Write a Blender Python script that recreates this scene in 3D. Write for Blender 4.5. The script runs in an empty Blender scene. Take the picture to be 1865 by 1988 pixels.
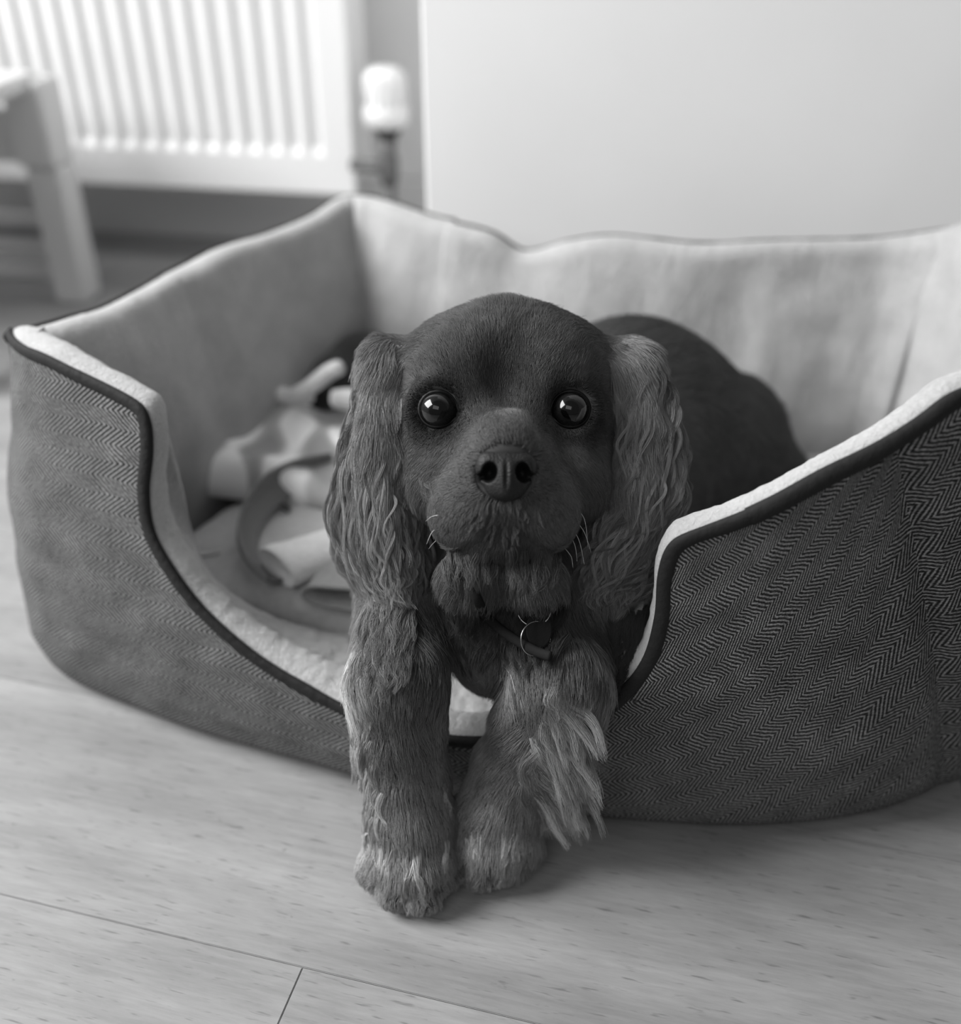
import bpy, bmesh, math, random
import numpy as np
from mathutils import Vector, kdtree

# ------------------------------------------------------------------ camera
FPX = 2000.0                      # focal length in pixels of the 1865 x 1988 frame
CAM_H = 0.465
PITCH = math.radians(33)
sc = bpy.context.scene
cam_data = bpy.data.cameras.new('camera')
cam = bpy.data.objects.new('camera', cam_data)
sc.collection.objects.link(cam)
cam.location = (0, 0, CAM_H)
cam.rotation_euler = (math.radians(90) - PITCH, 0, 0)
cam_data.sensor_fit = 'HORIZONTAL'
cam_data.sensor_width = 36.0
cam_data.lens = FPX / 1865 * 36.0
cam_data.clip_start = 0.02
cam_data.dof.use_dof = True
cam_data.dof.focus_distance = 0.495
cam_data.dof.aperture_fstop = 3.4
sc.camera = cam
sc.view_settings.view_transform = 'Standard'
sc.view_settings.look = 'None'
sc.view_settings.exposure = 0.0
sc.view_settings.gamma = 1.0
sc.view_settings.use_curve_mapping = False

# ------------------------------------------------------------------ world and lights
world = bpy.data.worlds.new('world')
sc.world = world
world.use_nodes = True
world.node_tree.nodes['Background'].inputs[0].default_value = (1, 1, 1, 1)
world.node_tree.nodes['Background'].inputs[1].default_value = 0.17


def area_light(name, loc, target, sx, sy, power):
    ld = bpy.data.lights.new(name, 'AREA')
    ld.shape = 'RECTANGLE'
    ld.size, ld.size_y, ld.energy = sx, sy, power
    lo = bpy.data.objects.new(name, ld)
    sc.collection.objects.link(lo)
    lo.location = loc
    lo.rotation_euler = (Vector(target) - Vector(loc)).to_track_quat('-Z', 'Y').to_euler()
    return lo


area_light('window_light', (-1.65, 0.45, 1.40), (0.0, 0.5, 0.1), 1.2, 1.2, 90)
area_light('bounce_fill_light', (-0.7, -1.6, 2.3), (0.3, 0.9, 0.4), 2.4, 1.4, 18)  # added fill standing in for ceiling bounce, not a lamp in the room

try:
    sc.cycles_curves.shape = 'RIBBONS'
except Exception:
    pass
sc.cycles.max_bounces = 6
rng = np.random.default_rng(7)
random.seed(7)

# ------------------------------------------------------------------ numeric helpers
CT, ST = math.cos(PITCH), math.sin(PITCH)
CAM = np.array([0, 0, CAM_H])


def ray(px, py):
    u = (np.asarray(px, float) - 932.5) / FPX
    v = (np.asarray(py, float) - 994) / FPX
    return np.stack([u, CT - ST * v, -ST - CT * v], -1)


def Pd(px, py, d):
    return CAM + ray(px, py) * np.asarray(d, float)[..., None]


def Pz(px, py, z):
    r = ray(px, py)
    return CAM + r * ((z - CAM_H) / r[..., 2])[..., None]


def Py(px, py, y):
    r = ray(px, py)
    return CAM + r * (y / r[..., 1])[..., None]


def pix(p):
    p = np.asarray(p) - CAM
    d = p[..., 1] * CT - p[..., 2] * ST
    up = p[..., 1] * ST + p[..., 2] * CT
    return np.stack([932.5 + FPX * p[..., 0] / d, 994 - FPX * up / d, d], -1)


def _hash(i, j, k, seed):
    h = (i * 374761393 + j * 668265263 + k * 2147483647 + seed * 974634777) & 0xffffffff
    h = ((h ^ (h >> 13)) * 1274126177) & 0xffffffff
    return ((h ^ (h >> 16)) & 0xffff) / 65535.0


def noise3(p, scale=1.0, seed=0):
    """value noise in -1..1 at the points p"""
    q = np.asarray(p, float) * scale + 1000.0
    i = np.floor(q).astype(np.int64)
    f = q - i
    f = f * f * (3 - 2 * f)
    r = 0
    for dx in (0, 1):
        for dy in (0, 1):
            for dz in (0, 1):
                w = (f[..., 0] if dx else 1 - f[..., 0]) * (f[..., 1] if dy else 1 - f[..., 1]) * (f[..., 2] if dz else 1 - f[..., 2])
                r = r + w * _hash(i[..., 0] + dx, i[..., 1] + dy, i[..., 2] + dz, seed)
    return r * 2 - 1


def catmull(pts, n, closed=False):
    pts = np.asarray(pts, float)
    m = len(pts)
    if closed:
        t = np.linspace(0, m, n, endpoint=False)
    else:
        t = np.linspace(0, m - 1, n)
    i = np.floor(t).astype(int)
    if not closed:
        i = np.minimum(i, m - 2)
    f = (t - i)[:, None]
    if closed:
        p0, p1, p2, p3 = pts[(i - 1) % m], pts[i % m], pts[(i + 1) % m], pts[(i + 2) % m]
    else:
        p0, p1, p2, p3 = pts[np.maximum(i - 1, 0)], pts[i], pts[i + 1], pts[np.minimum(i + 2, m - 1)]
    return 0.5 * ((2 * p1) + (-p0 + p2) * f + (2 * p0 - 5 * p1 + 4 * p2 - p3) * f ** 2 + (-p0 + 3 * p1 - 3 * p2 + p3) * f ** 3)


def resample(p, n, closed=False):
    q = np.vstack([p, p[:1]]) if closed else p
    s = np.concatenate([[0], np.cumsum(np.linalg.norm(np.diff(q, axis=0), axis=1))])
    t = np.linspace(0, s[-1], n, endpoint=not closed)
    return np.stack([np.interp(t, s, q[:, k]) for k in range(q.shape[1])], -1)


def unit(v):
    return v / (np.linalg.norm(v, axis=-1, keepdims=True) + 1e-12)


# ------------------------------------------------------------------ object helpers
def link(o, parent=None):
    sc.collection.objects.link(o)
    if parent is not None:
        o.parent = parent
        w = Vector((0, 0, 0))
        q = parent
        while q is not None:
            w += q.location
            q = q.parent
        o.location = -w
    return o


def np_mesh(name, verts, faces, mat, parent=None, uv=None, smooth=True):
    """verts (n,3); faces list of tuples or int array (m,4)/(m,3); uv per vertex"""
    me = bpy.data.meshes.new(name)
    verts = np.ascontiguousarray(verts, np.float32)
    if isinstance(faces, np.ndarray):
        k = faces.shape[1]
        me.vertices.add(len(verts))
        me.vertices.foreach_set('co', verts.ravel())
        me.loops.add(faces.size)
        me.loops.foreach_set('vertex_index', faces.ravel().astype(np.int32))
        me.polygons.add(len(faces))
        me.polygons.foreach_set('loop_start', np.arange(0, faces.size, k, dtype=np.int32))
        me.update(calc_edges=True)
        me.validate()
    else:
        me.from_pydata([tuple(v) for v in verts], [], faces)
    if uv is not None:
        l = me.uv_layers.new(name='uv')
        li = np.empty(len(me.loops), np.int32)
        me.loops.foreach_get('vertex_index', li)
        l.data.foreach_set('uv', np.ascontiguousarray(uv[li], np.float32).ravel())
    if smooth:
        me.polygons.foreach_set('use_smooth', np.ones(len(me.polygons), bool))
    me.materials.append(mat)
    me.update()
    return link(bpy.data.objects.new(name, me), parent)


def grid_faces(nr, nc, close_r=False, close_c=False, flip=False):
    r = np.arange(nr if close_r else nr - 1)
    c = np.arange(nc if close_c else nc - 1)
    R, Cc = np.meshgrid(r, c, indexing='ij')
    R2, C2 = (R + 1) % nr, (Cc + 1) % nc
    f = np.stack([R * nc + Cc, R * nc + C2, R2 * nc + C2, R2 * nc + Cc], -1).reshape(-1, 4)
    return f[:, ::-1].copy() if flip else f


def grid_obj(name, G, mat, parent=None, uv=None, close_r=False, close_c=False, flip=False):
    nr, nc = G.shape[:2]
    return np_mesh(name, G.reshape(-1, 3), grid_faces(nr, nc, close_r, close_c, flip), mat, parent,
                   None if uv is None else uv.reshape(-1, 2))


def tube(name, path, rad, mat, parent=None, seg=12, closed=False, up=(0, 0, 1), flat=1.0):
    path = np.asarray(path, float)
    n = len(path)
    rad = np.broadcast_to(np.asarray(rad, float), (n,))
    if closed:
        t = unit(np.roll(path, -1, 0) - np.roll(path, 1, 0))
    else:
        t = unit(np.gradient(path, axis=0))
    a = unit(np.cross(t, np.asarray(up, float) + 1e-4))
    b = unit(np.cross(a, t))
    th = np.linspace(0, 2 * np.pi, seg, endpoint=False)
    G = path[:, None] + rad[:, None, None] * (np.cos(th)[None, :, None] * a[:, None] + flat * np.sin(th)[None, :, None] * b[:, None])
    f = grid_faces(n, seg, closed, True)
    V = G.reshape(-1, 3)
    if not closed:
        V = np.vstack([V, path[0] - t[0] * rad[0] * .4, path[-1] + t[-1] * rad[-1] * .4])
        i0, i1 = n * seg, n * seg + 1
        fl = [tuple(x) for x in f]
        for k in range(seg):
            fl.append((i0, (k + 1) % seg, k))
            fl.append((i1, (n - 1) * seg + k, (n - 1) * seg + (k + 1) % seg))
        return np_mesh(name, V, fl, mat, parent)
    return np_mesh(name, V, f, mat, parent)


def lathe(name, prof, center, mat, parent=None, seg=32, axis=(0, 0, 1)):
    """prof: (radius, height) list"""
    prof = np.asarray(prof, float)
    ax = unit(np.asarray(axis, float))
    a = unit(np.cross(ax, (0.3, 1, 0.2)))
    b = np.cross(ax, a)
    th = np.linspace(0, 2 * np.pi, seg, endpoint=False)
    G = np.asarray(center) + prof[:, None, 1:2] * ax + prof[:, None, 0:1] * (np.cos(th)[None, :, None] * a + np.sin(th)[None, :, None] * b)
    return grid_obj(name, G, mat, parent, close_c=True)


def box(name, size, loc, mat, parent=None, rotz=0.0, bevel=0.0, segs=3, rot=None):
    bm = bmesh.new()
    bmesh.ops.create_cube(bm, size=1)
    bmesh.ops.scale(bm, vec=size, verts=bm.verts)
    if bevel > 0:
        bmesh.ops.bevel(bm, geom=bm.edges[:], offset=bevel, segments=segs, affect='EDGES', profile=0.5)
    me = bpy.data.meshes.new(name)
    bm.to_mesh(me)
    bm.free()
    me.materials.append(mat)
    o = link(bpy.data.objects.new(name, me), parent)
    o.location = Vector(loc) + o.location
    o.rotation_euler = rot if rot is not None else (0, 0, rotz)
    return o


def empty(name, loc):
    o = bpy.data.objects.new(name, None)
    o.empty_display_size = 0.02
    sc.collection.objects.link(o)
    o.location = loc
    return o


def tag(o, label, cat, group=None, kind=None):
    o['label'], o['category'] = label, cat
    if group:
        o['group'] = group
    if kind:
        o['kind'] = kind
    return o


# ------------------------------------------------------------------ materials
class NT:
    def __init__(self, name):
        self.m = bpy.data.materials.new(name)
        self.m.use_nodes = True
        self.nt = self.m.node_tree
        self.b = self.nt.nodes['Principled BSDF']

    def n(self, kind, **kw):
        nd = self.nt.nodes.new(kind)
        for k, v in kw.items():
            if k.startswith('i_'):
                nd.inputs[k[2:].replace('_', ' ')].default_value = v
            else:
                setattr(nd, k, v)
        return nd

    def l(self, a, b):
        self.nt.links.new(a, b)

    def math(self, op, a, b=None, c=None, clamp=False):
        nd = self.nt.nodes.new('ShaderNodeMath')
        nd.operation = op
        nd.use_clamp = clamp
        for i, x in enumerate((a, b, c)):
            if x is None:
                continue
            if hasattr(x, 'type') and hasattr(x, 'links'):
                self.l(x, nd.inputs[i])
            else:
                nd.inputs[i].default_value = x
        return nd.outputs[0]

    def ramp(self, fac, stops):
        nd = self.nt.nodes.new('ShaderNodeValToRGB')
        el = nd.color_ramp.elements
        while len(el) < len(stops):
            el.new(0.5)
        for e, (p, g) in zip(el, stops):
            e.position = p
            e.color = (g, g, g, 1)
        self.l(fac, nd.inputs[0])
        return nd.outputs[0]

    def bump(self, h, strength=0.5, dist=0.002):
        nd = self.nt.nodes.new('ShaderNodeBump')
        nd.inputs['Strength'].default_value = strength
        nd.inputs['Distance'].default_value = dist
        self.l(h, nd.inputs['Height'])
        self.l(nd.outputs[0], self.b.inputs['Normal'])
        return nd


def plain(name, g, rough=0.6, spec=0.5, metal=0.0, noise=None, bump=0.0):
    t = NT(name)
    t.b.inputs['Base Color'].default_value = (g, g, g, 1)
    t.b.inputs['Roughness'].default_value = rough
    t.b.inputs['Metallic'].default_value = metal
    t.b.inputs['Specular IOR Level'].default_value = spec
    if noise:
        co = t.n('ShaderNodeTexCoord')
        nz = t.n('ShaderNodeTexNoise', i_Scale=noise, i_Detail=4.0)
        t.l(co.outputs['Object'], nz.inputs['Vector'])
        t.l(t.ramp(nz.outputs[0], [(0.3, g * 0.98), (0.7, g * 1.015)]), t.b.inputs['Base Color'])
        if bump:
            t.bump(nz.outputs[0], bump, 0.002)
    return t.m


def plush(name, g, scale=420., bump=0.8, sheen=0.3, var=0.10, dist=0.0016):
    t = NT(name)
    co = t.n('ShaderNodeTexCoord')
    nz = t.n('ShaderNodeTexNoise', i_Scale=scale, i_Detail=5.0, i_Roughness=0.6, i_Distortion=0.8)
    t.l(co.outputs['Object'], nz.inputs['Vector'])
    nb = t.n('ShaderNodeTexNoise', i_Scale=scale * 0.12, i_Detail=3.0)
    t.l(co.outputs['Object'], nb.inputs['Vector'])
    mix = t.math('ADD', t.math('MULTIPLY', nz.outputs[0], 0.6), t.math('MULTIPLY', nb.outputs[0], 0.4))
    t.l(t.ramp(mix, [(0.32, g * (1 - var * 2)), (0.68, min(1, g * (1 + var)))]), t.b.inputs['Base Color'])
    t.b.inputs['Roughness'].default_value = 0.95
    t.b.inputs['Specular IOR Level'].default_value = 0.1
    t.b.inputs['Sheen Weight'].default_value = sheen
    t.b.inputs['Sheen Roughness'].default_value = 0.6
    t.bump(nz.outputs[0], bump, dist)
    return t.m


def herringbone(name, W=0.0100, P=0.0035, slope=1.25, dark=0.013, light=0.20):
    """woven zigzag cloth; uv = metres along the band, metres across the bands"""
    t = NT(name)
    uvn = t.n('ShaderNodeUVMap', uv_map='uv')
    wob = t.n('ShaderNodeTexNoise', i_Scale=60.0, i_Detail=2.0)
    t.l(uvn.outputs[0], wob.inputs['Vector'])
    sx = t.n('ShaderNodeSeparateXYZ')
    t.l(uvn.outputs[0], sx.inputs[0])
    u = t.math('ADD', sx.outputs[0], t.math('MULTIPLY', t.math('SUBTRACT', wob.outputs[0], 0.5), 0.0026))
    v = t.math('ADD', sx.outputs[1], t.math('MULTIPLY', t.math('SUBTRACT', wob.outputs[0], 0.5), 0.0030))
    tri = t.math('PINGPONG', v, W)                       # 0..W, folds at every band edge
    ph = t.math('ADD', u, t.math('MULTIPLY', tri, slope))
    st = t.math('SINE', t.math('MULTIPLY', ph, 2 * math.pi / P))
    # single yarn floats along each stroke
    yn = t.n('ShaderNodeCombineXYZ')
    t.l(t.math('MULTIPLY', t.math('SUBTRACT', u, t.math('MULTIPLY', v, 0.9)), 420.0), yn.inputs[0])
    t.l(t.math('MULTIPLY', t.math('ADD', v, t.math('MULTIPLY', u, 0.6)), 1500.0), yn.inputs[1])
    nz = t.n('ShaderNodeTexNoise', i_Scale=1.0, i_Detail=2.0, i_Roughness=0.6)
    t.l(yn.outputs[0], nz.inputs['Vector'])
    n2 = t.n('ShaderNodeTexNoise', i_Scale=45.0, i_Detail=3.0)
    t.l(uvn.outputs[0], n2.inputs['Vector'])
    k = t.math('ADD', st, t.math('MULTIPLY', t.math('SUBTRACT', nz.outputs[0], 0.5), 4.6))
    k = t.math('MULTIPLY_ADD', k, 0.5, 0.5, clamp=True)
    col = t.ramp(k, [(0.12, dark), (0.75, light * 0.72), (1.0, light * 1.5)])
    mul = t.n('ShaderNodeMixRGB', blend_type='MULTIPLY')
    mul.inputs[0].default_value = 1
    t.l(col, mul.inputs[1])
    t.l(t.ramp(n2.outputs[0], [(0.3, 0.78), (0.7, 1.1)]), mul.inputs[2])
    t.l(mul.outputs[0], t.b.inputs['Base Color'])
    t.b.inputs['Roughness'].default_value = 0.9
    t.b.inputs['Specular IOR Level'].default_value = 0.2
    t.bump(k, 0.7, 0.0006)
    return t.m


def wood_floor():
    t = NT('oak_plank')
    co = t.n('ShaderNodeTexCoord')
    oi = t.n('ShaderNodeObjectInfo')
    off = t.n('ShaderNodeVectorMath', operation='ADD')
    cmb = t.n('ShaderNodeCombineXYZ')
    t.l(t.math('MULTIPLY', oi.outputs['Random'], 37.0), cmb.inputs[0])
    t.l(t.math('MULTIPLY', oi.outputs['Random'], 11.0), cmb.inputs[1])
    t.l(co.outputs['Object'], off.inputs[0])
    t.l(cmb.outputs[0], off.inputs[1])

    def nz(sx, sy, det=4.0, rough=0.6, dist=0.0):
        mp = t.n('ShaderNodeMapping')
        mp.inputs['Scale'].default_value = (sx, sy, 1)
        t.l(off.outputs[0], mp.inputs[0])
        q = t.n('ShaderNodeTexNoise', i_Scale=1.0, i_Detail=det, i_Roughness=rough, i_Distortion=dist)
        t.l(mp.outputs[0], q.inputs['Vector'])
        return q.outputs[0]
    broad = nz(3.0, 26.0, 3.0, 0.5, 0.6)
    fine = nz(30.0, 300.0, 5.0, 0.7, 0.3)
    pores = nz(62.0, 520.0, 2.0, 0.5)
    patch = nz(9.0, 14.0, 3.0, 0.6)
    spots = nz(60.0, 150.0, 3.0, 0.6, 0.5)
    base = t.ramp(broad, [(0.28, 0.225), (0.72, 0.315)])
    a = t.n('ShaderNodeMixRGB', blend_type='MULTIPLY')
    a.inputs[0].default_value = 1
    t.l(base, a.inputs[1])
    t.l(t.ramp(fine, [(0.3, 0.84), (0.68, 1.08)]), a.inputs[2])
    b = t.n('ShaderNodeMixRGB', blend_type='MULTIPLY')
    b.inputs[0].default_value = 1
    t.l(a.outputs[0], b.inputs[1])
    t.l(t.ramp(pores, [(0.26, 0.60), (0.38, 1.0)]), b.inputs[2])
    c = t.n('ShaderNodeMixRGB', blend_type='MULTIPLY')
    c.inputs[0].default_value = 1
    t.l(b.outputs[0], c.inputs[1])
    t.l(t.ramp(patch, [(0.3, 0.88), (0.7, 1.05)]), c.inputs[2])
    d = t.n('ShaderNodeMixRGB', blend_type='MULTIPLY')
    d.inputs[0].default_value = 1
    t.l(c.outputs[0], d.inputs[1])
    t.l(t.ramp(spots, [(0.24, 0.72), (0.32, 1.0)]), d.inputs[2])
    mpv = t.n('ShaderNodeMapping')
    mpv.inputs['Scale'].default_value = (3.0, 9.0, 1)
    t.l(off.outputs[0], mpv.inputs[0])
    vor = t.n('ShaderNodeTexVoronoi', i_Scale=1.0)
    t.l(mpv.outputs[0], vor.inputs['Vector'])
    e_ = t.n('ShaderNodeMixRGB', blend_type='MULTIPLY')
    e_.inputs[0].default_value = 1
    t.l(d.outputs[0], e_.inputs[1])
    t.l(t.ramp(vor.outputs['Distance'], [(0.0, 0.55), (0.012, 0.5), (0.02, 0.8), (0.028, 0.72), (0.045, 1.0)]), e_.inputs[2])
    t.l(e_.outputs[0], t.b.inputs['Base Color'])
    t.b.inputs['Roughness'].default_value = 0.5
    t.b.inputs['Specular IOR Level'].default_value = 0.35
    t.bump(fine, 0.12, 0.0006)
    return t.m


def hair_mat(name, rough=0.5, spec=0.35):
    t = NT(name)
    at = t.n('ShaderNodeAttribute', attribute_name='tint')
    t.l(at.outputs['Fac'], t.b.inputs['Base Color'])
    t.b.inputs['Roughness'].default_value = rough
    t.b.inputs['Specular IOR Level'].default_value = spec
    t.b.inputs['Sheen Weight'].default_value = 0.0
    return t.m


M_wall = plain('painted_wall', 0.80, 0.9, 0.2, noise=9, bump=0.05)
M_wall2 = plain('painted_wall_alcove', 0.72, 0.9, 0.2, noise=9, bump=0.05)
M_white = plain('white_enamel', 0.62, 0.35, 0.5)
M_chrome = plain('tarnished_chrome', 0.10, 0.55, 0.4, metal=0.4)
M_black = plain('black_rubber', 0.012, 0.5)
M_chair = plain('pale_wood', 0.5, 0.5, noise=25)
M_tweed = herringbone('herringbone_tweed')
M_binding = plain('black_binding_tape', 0.013, 0.75, 0.25, noise=220, bump=0.4)
M_lining = plush('cream_plush_lining', 0.43)
M_cushion = plush('grey_plush_cushion', 0.50, 220.)
M_floor = wood_floor()

# ------------------------------------------------------------------ the setting: floor of oak planks
PLANK_ANG = math.radians(-14.3)
pl_l = np.array([math.cos(PLANK_ANG), math.sin(PLANK_ANG)])
pl_n = np.array([-pl_l[1], pl_l[0]])
N0, PW, PL = 0.2728, 0.147, 1.22
floor = box('floor', (5.6, 4.2, 0.02), (-0.2, 0.6, -0.0185), plain('plank_underlay', 0.10, 0.8))
floor['kind'] = 'structure'
pbm = bmesh.new()
bmesh.ops.create_cube(pbm, size=1)
bmesh.ops.scale(pbm, vec=(PL - 0.0003, PW - 0.0003, 0.008), verts=pbm.verts)
bmesh.ops.bevel(pbm, geom=[e for e in pbm.edges if all(v.co.z > 0 for v in e.verts)], offset=0.0004, segments=2, affect='EDGES')
pme = bpy.data.meshes.new('plank')
pbm.to_mesh(pme)
pbm.free()
pme.materials.append(M_floor)
joint_l = float(np.dot(pl_l, (-0.088, 0.302)))
for row in range(-5, 10):
    n = N0 + (row + 0.5) * PW if row >= 0 else N0 + (row + 0.5) * PW
    shift = joint_l if row == -1 else joint_l + [0.67, 0.33, 0.88, 0.45, 0.72][row % 5]
    for k in range(-3, 3):
        c = pl_l * (shift + (k + 0.5) * PL) + pl_n * n
        if abs(c[0] + 0.2) > 2.6 or c[1] > 2.0:
            continue
        o = bpy.data.objects.new('plank', pme)
        sc.collection.objects.link(o)
        o.parent = floor
        o.location = Vector((c[0], c[1], -0.004)) - floor.location
        o.rotation_euler = (0, 0, PLANK_ANG)

# walls
WANG = math.radians(-9)
wd = np.array([math.cos(WANG), math.sin(WANG)])
wn = np.array([-wd[1], wd[0]])


def wall_box(name, corner, length, thick, height, mat, z0=0.0, ang=WANG):
    """a wall whose front face starts at corner and runs along +length; thickness goes away from the camera"""
    d = np.array([math.cos(ang), math.sin(ang)])
    nn = np.array([-d[1], d[0]])
    c = np.array(corner) + d * length / 2 + nn * thick / 2
    o = box(name, (abs(length), thick, height), (c[0], c[1], z0 + height / 2), mat, rotz=ang, bevel=0.002, segs=2)
    o['kind'] = 'structure'
    return o


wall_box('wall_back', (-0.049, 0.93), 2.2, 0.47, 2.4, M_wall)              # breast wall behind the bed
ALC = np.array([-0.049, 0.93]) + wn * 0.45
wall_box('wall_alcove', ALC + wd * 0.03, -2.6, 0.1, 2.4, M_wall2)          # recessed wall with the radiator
wall_box('baseboard_alcove', ALC + wd * 0.0 - wn * 0.016, -2.0, 0.016, 0.09, M_white)
wall_box('baseboard_back', np.array([-0.047, 0.93]) - wn * 0.014, 2.1, 0.014, 0.09, M_white)

# ------------------------------------------------------------------ radiator
RAD_Y = 1.245
rad_right = Py(688, 300, RAD_Y)                   # front right edge
rf = np.array([rad_right[0], rad_right[1]])       # plan point of the front right corner
RZ0, RZ1 = 0.108, 0.70
RW = 0.90
rad = tag(empty('radiator', (rf[0] - 0.45, rf[1] + 0.1, 0.0)),
          'white ribbed panel radiator on the alcove wall', 'radiator')
pitch = 0.0262
nrib = int((RW - 0.05) / pitch)
xs = [0.0, 0.003]
prof = [0.004, 0.0]
for i in range(nrib):                              # x measured leftwards from the right edge
    x0 = 0.036 + i * pitch
    xs += [x0, x0 + 0.0055, x0 + 0.0145, x0 + 0.020]
    prof += [0.0, 0.0055, 0.0055, 0.0]
xs += [RW - 0.003, RW]
prof += [0.0, 0.004]
xs, prof = np.array(xs), np.array(prof)
zs = np.array([RZ0, RZ0 + 0.003, RZ0 + 0.046, RZ0 + 0.056, RZ1 - 0.056, RZ1 - 0.046, RZ1 - 0.003, RZ1])
gz = np.array([0, 0, 0, 1, 1, 0, 0, 0.0])
ez = np.array([1, 0, 0, 0, 0, 0, 0, 1.0])
G = np.zeros((len(zs), len(xs), 3))
for a, z in enumerate(zs):
    dep = np.maximum(np.where(prof == 0.004, 0.004, prof * gz[a]), ez[a] * 0.004)
    pt = rf[None] - wd[None] * xs[:, None] + wn[None] * dep[:, None]
    G[a, :, :2] = pt
    G[a, :, 2] = z
fp = grid_obj('front_panel', G, M_white, rad, flip=False)
fp.data.polygons.foreach_set('use_smooth', np.zeros(len(fp.data.polygons), bool))
md = fp.modifiers.new('thickness', 'SOLIDIFY')
md.thickness = 0.0015
md.offset = 0
c2 = rf - wd * RW / 2 + wn * 0.075
box('back_panel', (RW, 0.012, RZ1 - RZ0), (c2[0], c2[1], (RZ0 + RZ1) / 2), M_white, rad, rotz=WANG, bevel=0.004)
for sx_ in (0.004, RW - 0.004):
    c2 = rf - wd * sx_ + wn * 0.040
    box('side_cover', (0.004, 0.062, RZ1 - RZ0 - 0.03), (c2[0], c2[1], (RZ0 + RZ1) / 2), M_white, rad, rotz=WANG, bevel=0.0015)
c2 = rf - wd * RW / 2 + wn * 0.040
box('top_grille', (RW - 0.01, 0.062, 0.012), (c2[0], c2[1], RZ1 - 0.006), M_white, rad, rotz=WANG, bevel=0.002)
for q in range(12):                                # convector fins between the panels
    c2 = rf - wd * (0.05 + q * 0.07) + wn * 0.040
    box('convector_fin', (0.03, 0.050, RZ1 - RZ0 - 0.06), (c2[0], c2[1], (RZ0 + RZ1) / 2), M_white, rad, rotz=WANG)
for sx_ in (0.15, RW - 0.15):
    c2 = rf - wd * sx_ + wn * 0.116
    box('wall_bracket', (0.03, 0.068, 0.04), (c2[0], c2[1], RZ1 - 0.09), M_white, rad, rotz=WANG)

# thermostatic valve, its nut, body and pipe to the floor
vp = Pd(748, 190, 1.165)
vx, vy = vp[0], vp[1]
valve = tag(empty('radiator_valve', (vx, vy, 0.0)), 'white thermostatic valve head on a pipe beside the radiator', 'valve')
z0 = vp[2] - 0.032
lathe('valve_head', [(0.0, 0), (0.017, 0), (0.0245, 0.004), (0.0262, 0.014), (0.0262, 0.02), (0.0225, 0.026), (0.0225, 0.050),
                     (0.0215, 0.058), (0.016, 0.064), (0, 0.065)], (vx, vy, z0), M_white, valve)
ridges = []
for k in range(14):
    a_ = k * 2 * math.pi / 14
    pth = np.array([[vx + math.cos(a_) * 0.0228, vy + math.sin(a_) * 0.0228, z0 + zz] for zz in (0.026, 0.04, 0.056)])
    tube('grip_ridge', pth, 0.0016, M_white, valve, seg=6, up=(1, 0, 0))
lathe('valve_nut', [(0.0, -0.016), (0.009, -0.016), (0.0125, -0.010), (0.0185, -0.001), (0.0, 0.0)], (vx, vy, z0), M_black, valve, seg=6)
lathe('valve_body', [(0.0, -0.065), (0.009, -0.065), (0.011, -0.055), (0.0115, -0.035), (0.009, -0.028), (0.010, -0.012), (0, -0.012)],
      (vx, vy, z0), M_chrome, valve, seg=20)
tube('valve_tail', [(vx, vy, z0 - 0.045), (vx - 0.012 * wd[0], vy - 0.012 * wd[1], z0 - 0.045),
                    (vx - 0.045 * wd[0], vy - 0.045 * wd[1] + 0.006, z0 - 0.045)], 0.007, M_chrome, valve, seg=12)
tube('supply_pipe', [(vx, vy, 0.0), (vx, vy, 0.06), (vx, vy, z0 - 0.06)], 0.0075, M_chrome, valve, seg=14, up=(1, 0, 0))
tube('pipe_collar', [(vx, vy, 0.0), (vx, vy, 0.008)], 0.016, M_white, valve, seg=18, up=(1, 0, 0))

# ------------------------------------------------------------------ low wooden chair at the left edge
cd = 1.12
post_top = Pd(62, 150, cd)
post_x, post_y, post_h = post_top[0] - 0.004, post_top[1], post_top[2]
chair = tag(empty('chair', (post_x - 0.12, post_y, 0.0)),
            'low pale wooden chair with rungs, cut off by the left edge', 'chair')
CA = math.radians(-9)
cx_, cy_ = math.cos(CA), math.sin(CA)


def cpt(a, b, z):                                   # chair frame: a to the right, b away from the camera
    return (post_x + a * cx_ - b * cy_, post_y + a * cy_ + b * cx_, z)


joint_z = Pd(75, 345, cd)[2]
box('arm_post', (0.046, 0.05, post_h - joint_z), cpt(0, 0, (post_h + joint_z) / 2), M_chair, chair, rotz=CA, bevel=0.006)
box('leg', (0.040, 0.042, joint_z), cpt(0.003, 0, joint_z / 2), M_chair, chair, rotz=CA, bevel=0.005)
for a, b in ((-0.36, 0.0), (-0.36, -0.26), (-0.0, -0.26)):
    if True:
        box('leg', (0.040, 0.042, post_h - 0.01), cpt(a, b, (post_h - 0.01) / 2), M_chair, chair, rotz=CA, bevel=0.005)
box('seat_rail', (0.34, 0.024, 0.055), cpt(-0.19, 0.0, joint_z + 0.03), M_chair, chair, rotz=CA, bevel=0.004)
box('seat_rail', (0.024, 0.26, 0.055), cpt(-0.36, -0.14, joint_z + 0.03), M_chair, chair, rotz=CA, bevel=0.004)
box('seat', (0.40, 0.30, 0.018), cpt(-0.188, -0.145, post_h - 0.002), M_chair, chair, rotz=CA, bevel=0.006)
for k, z in enumerate((0.030, 0.062, 0.094)):
    p0, p1 = cpt(-0.02, 0.0, z), cpt(-0.345, 0.0, z)
    tube('rung', [p0, [(p0[i] + p1[i]) / 2 for i in range(3)], p1], 0.0095, M_chair, chair, seg=14)

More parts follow.
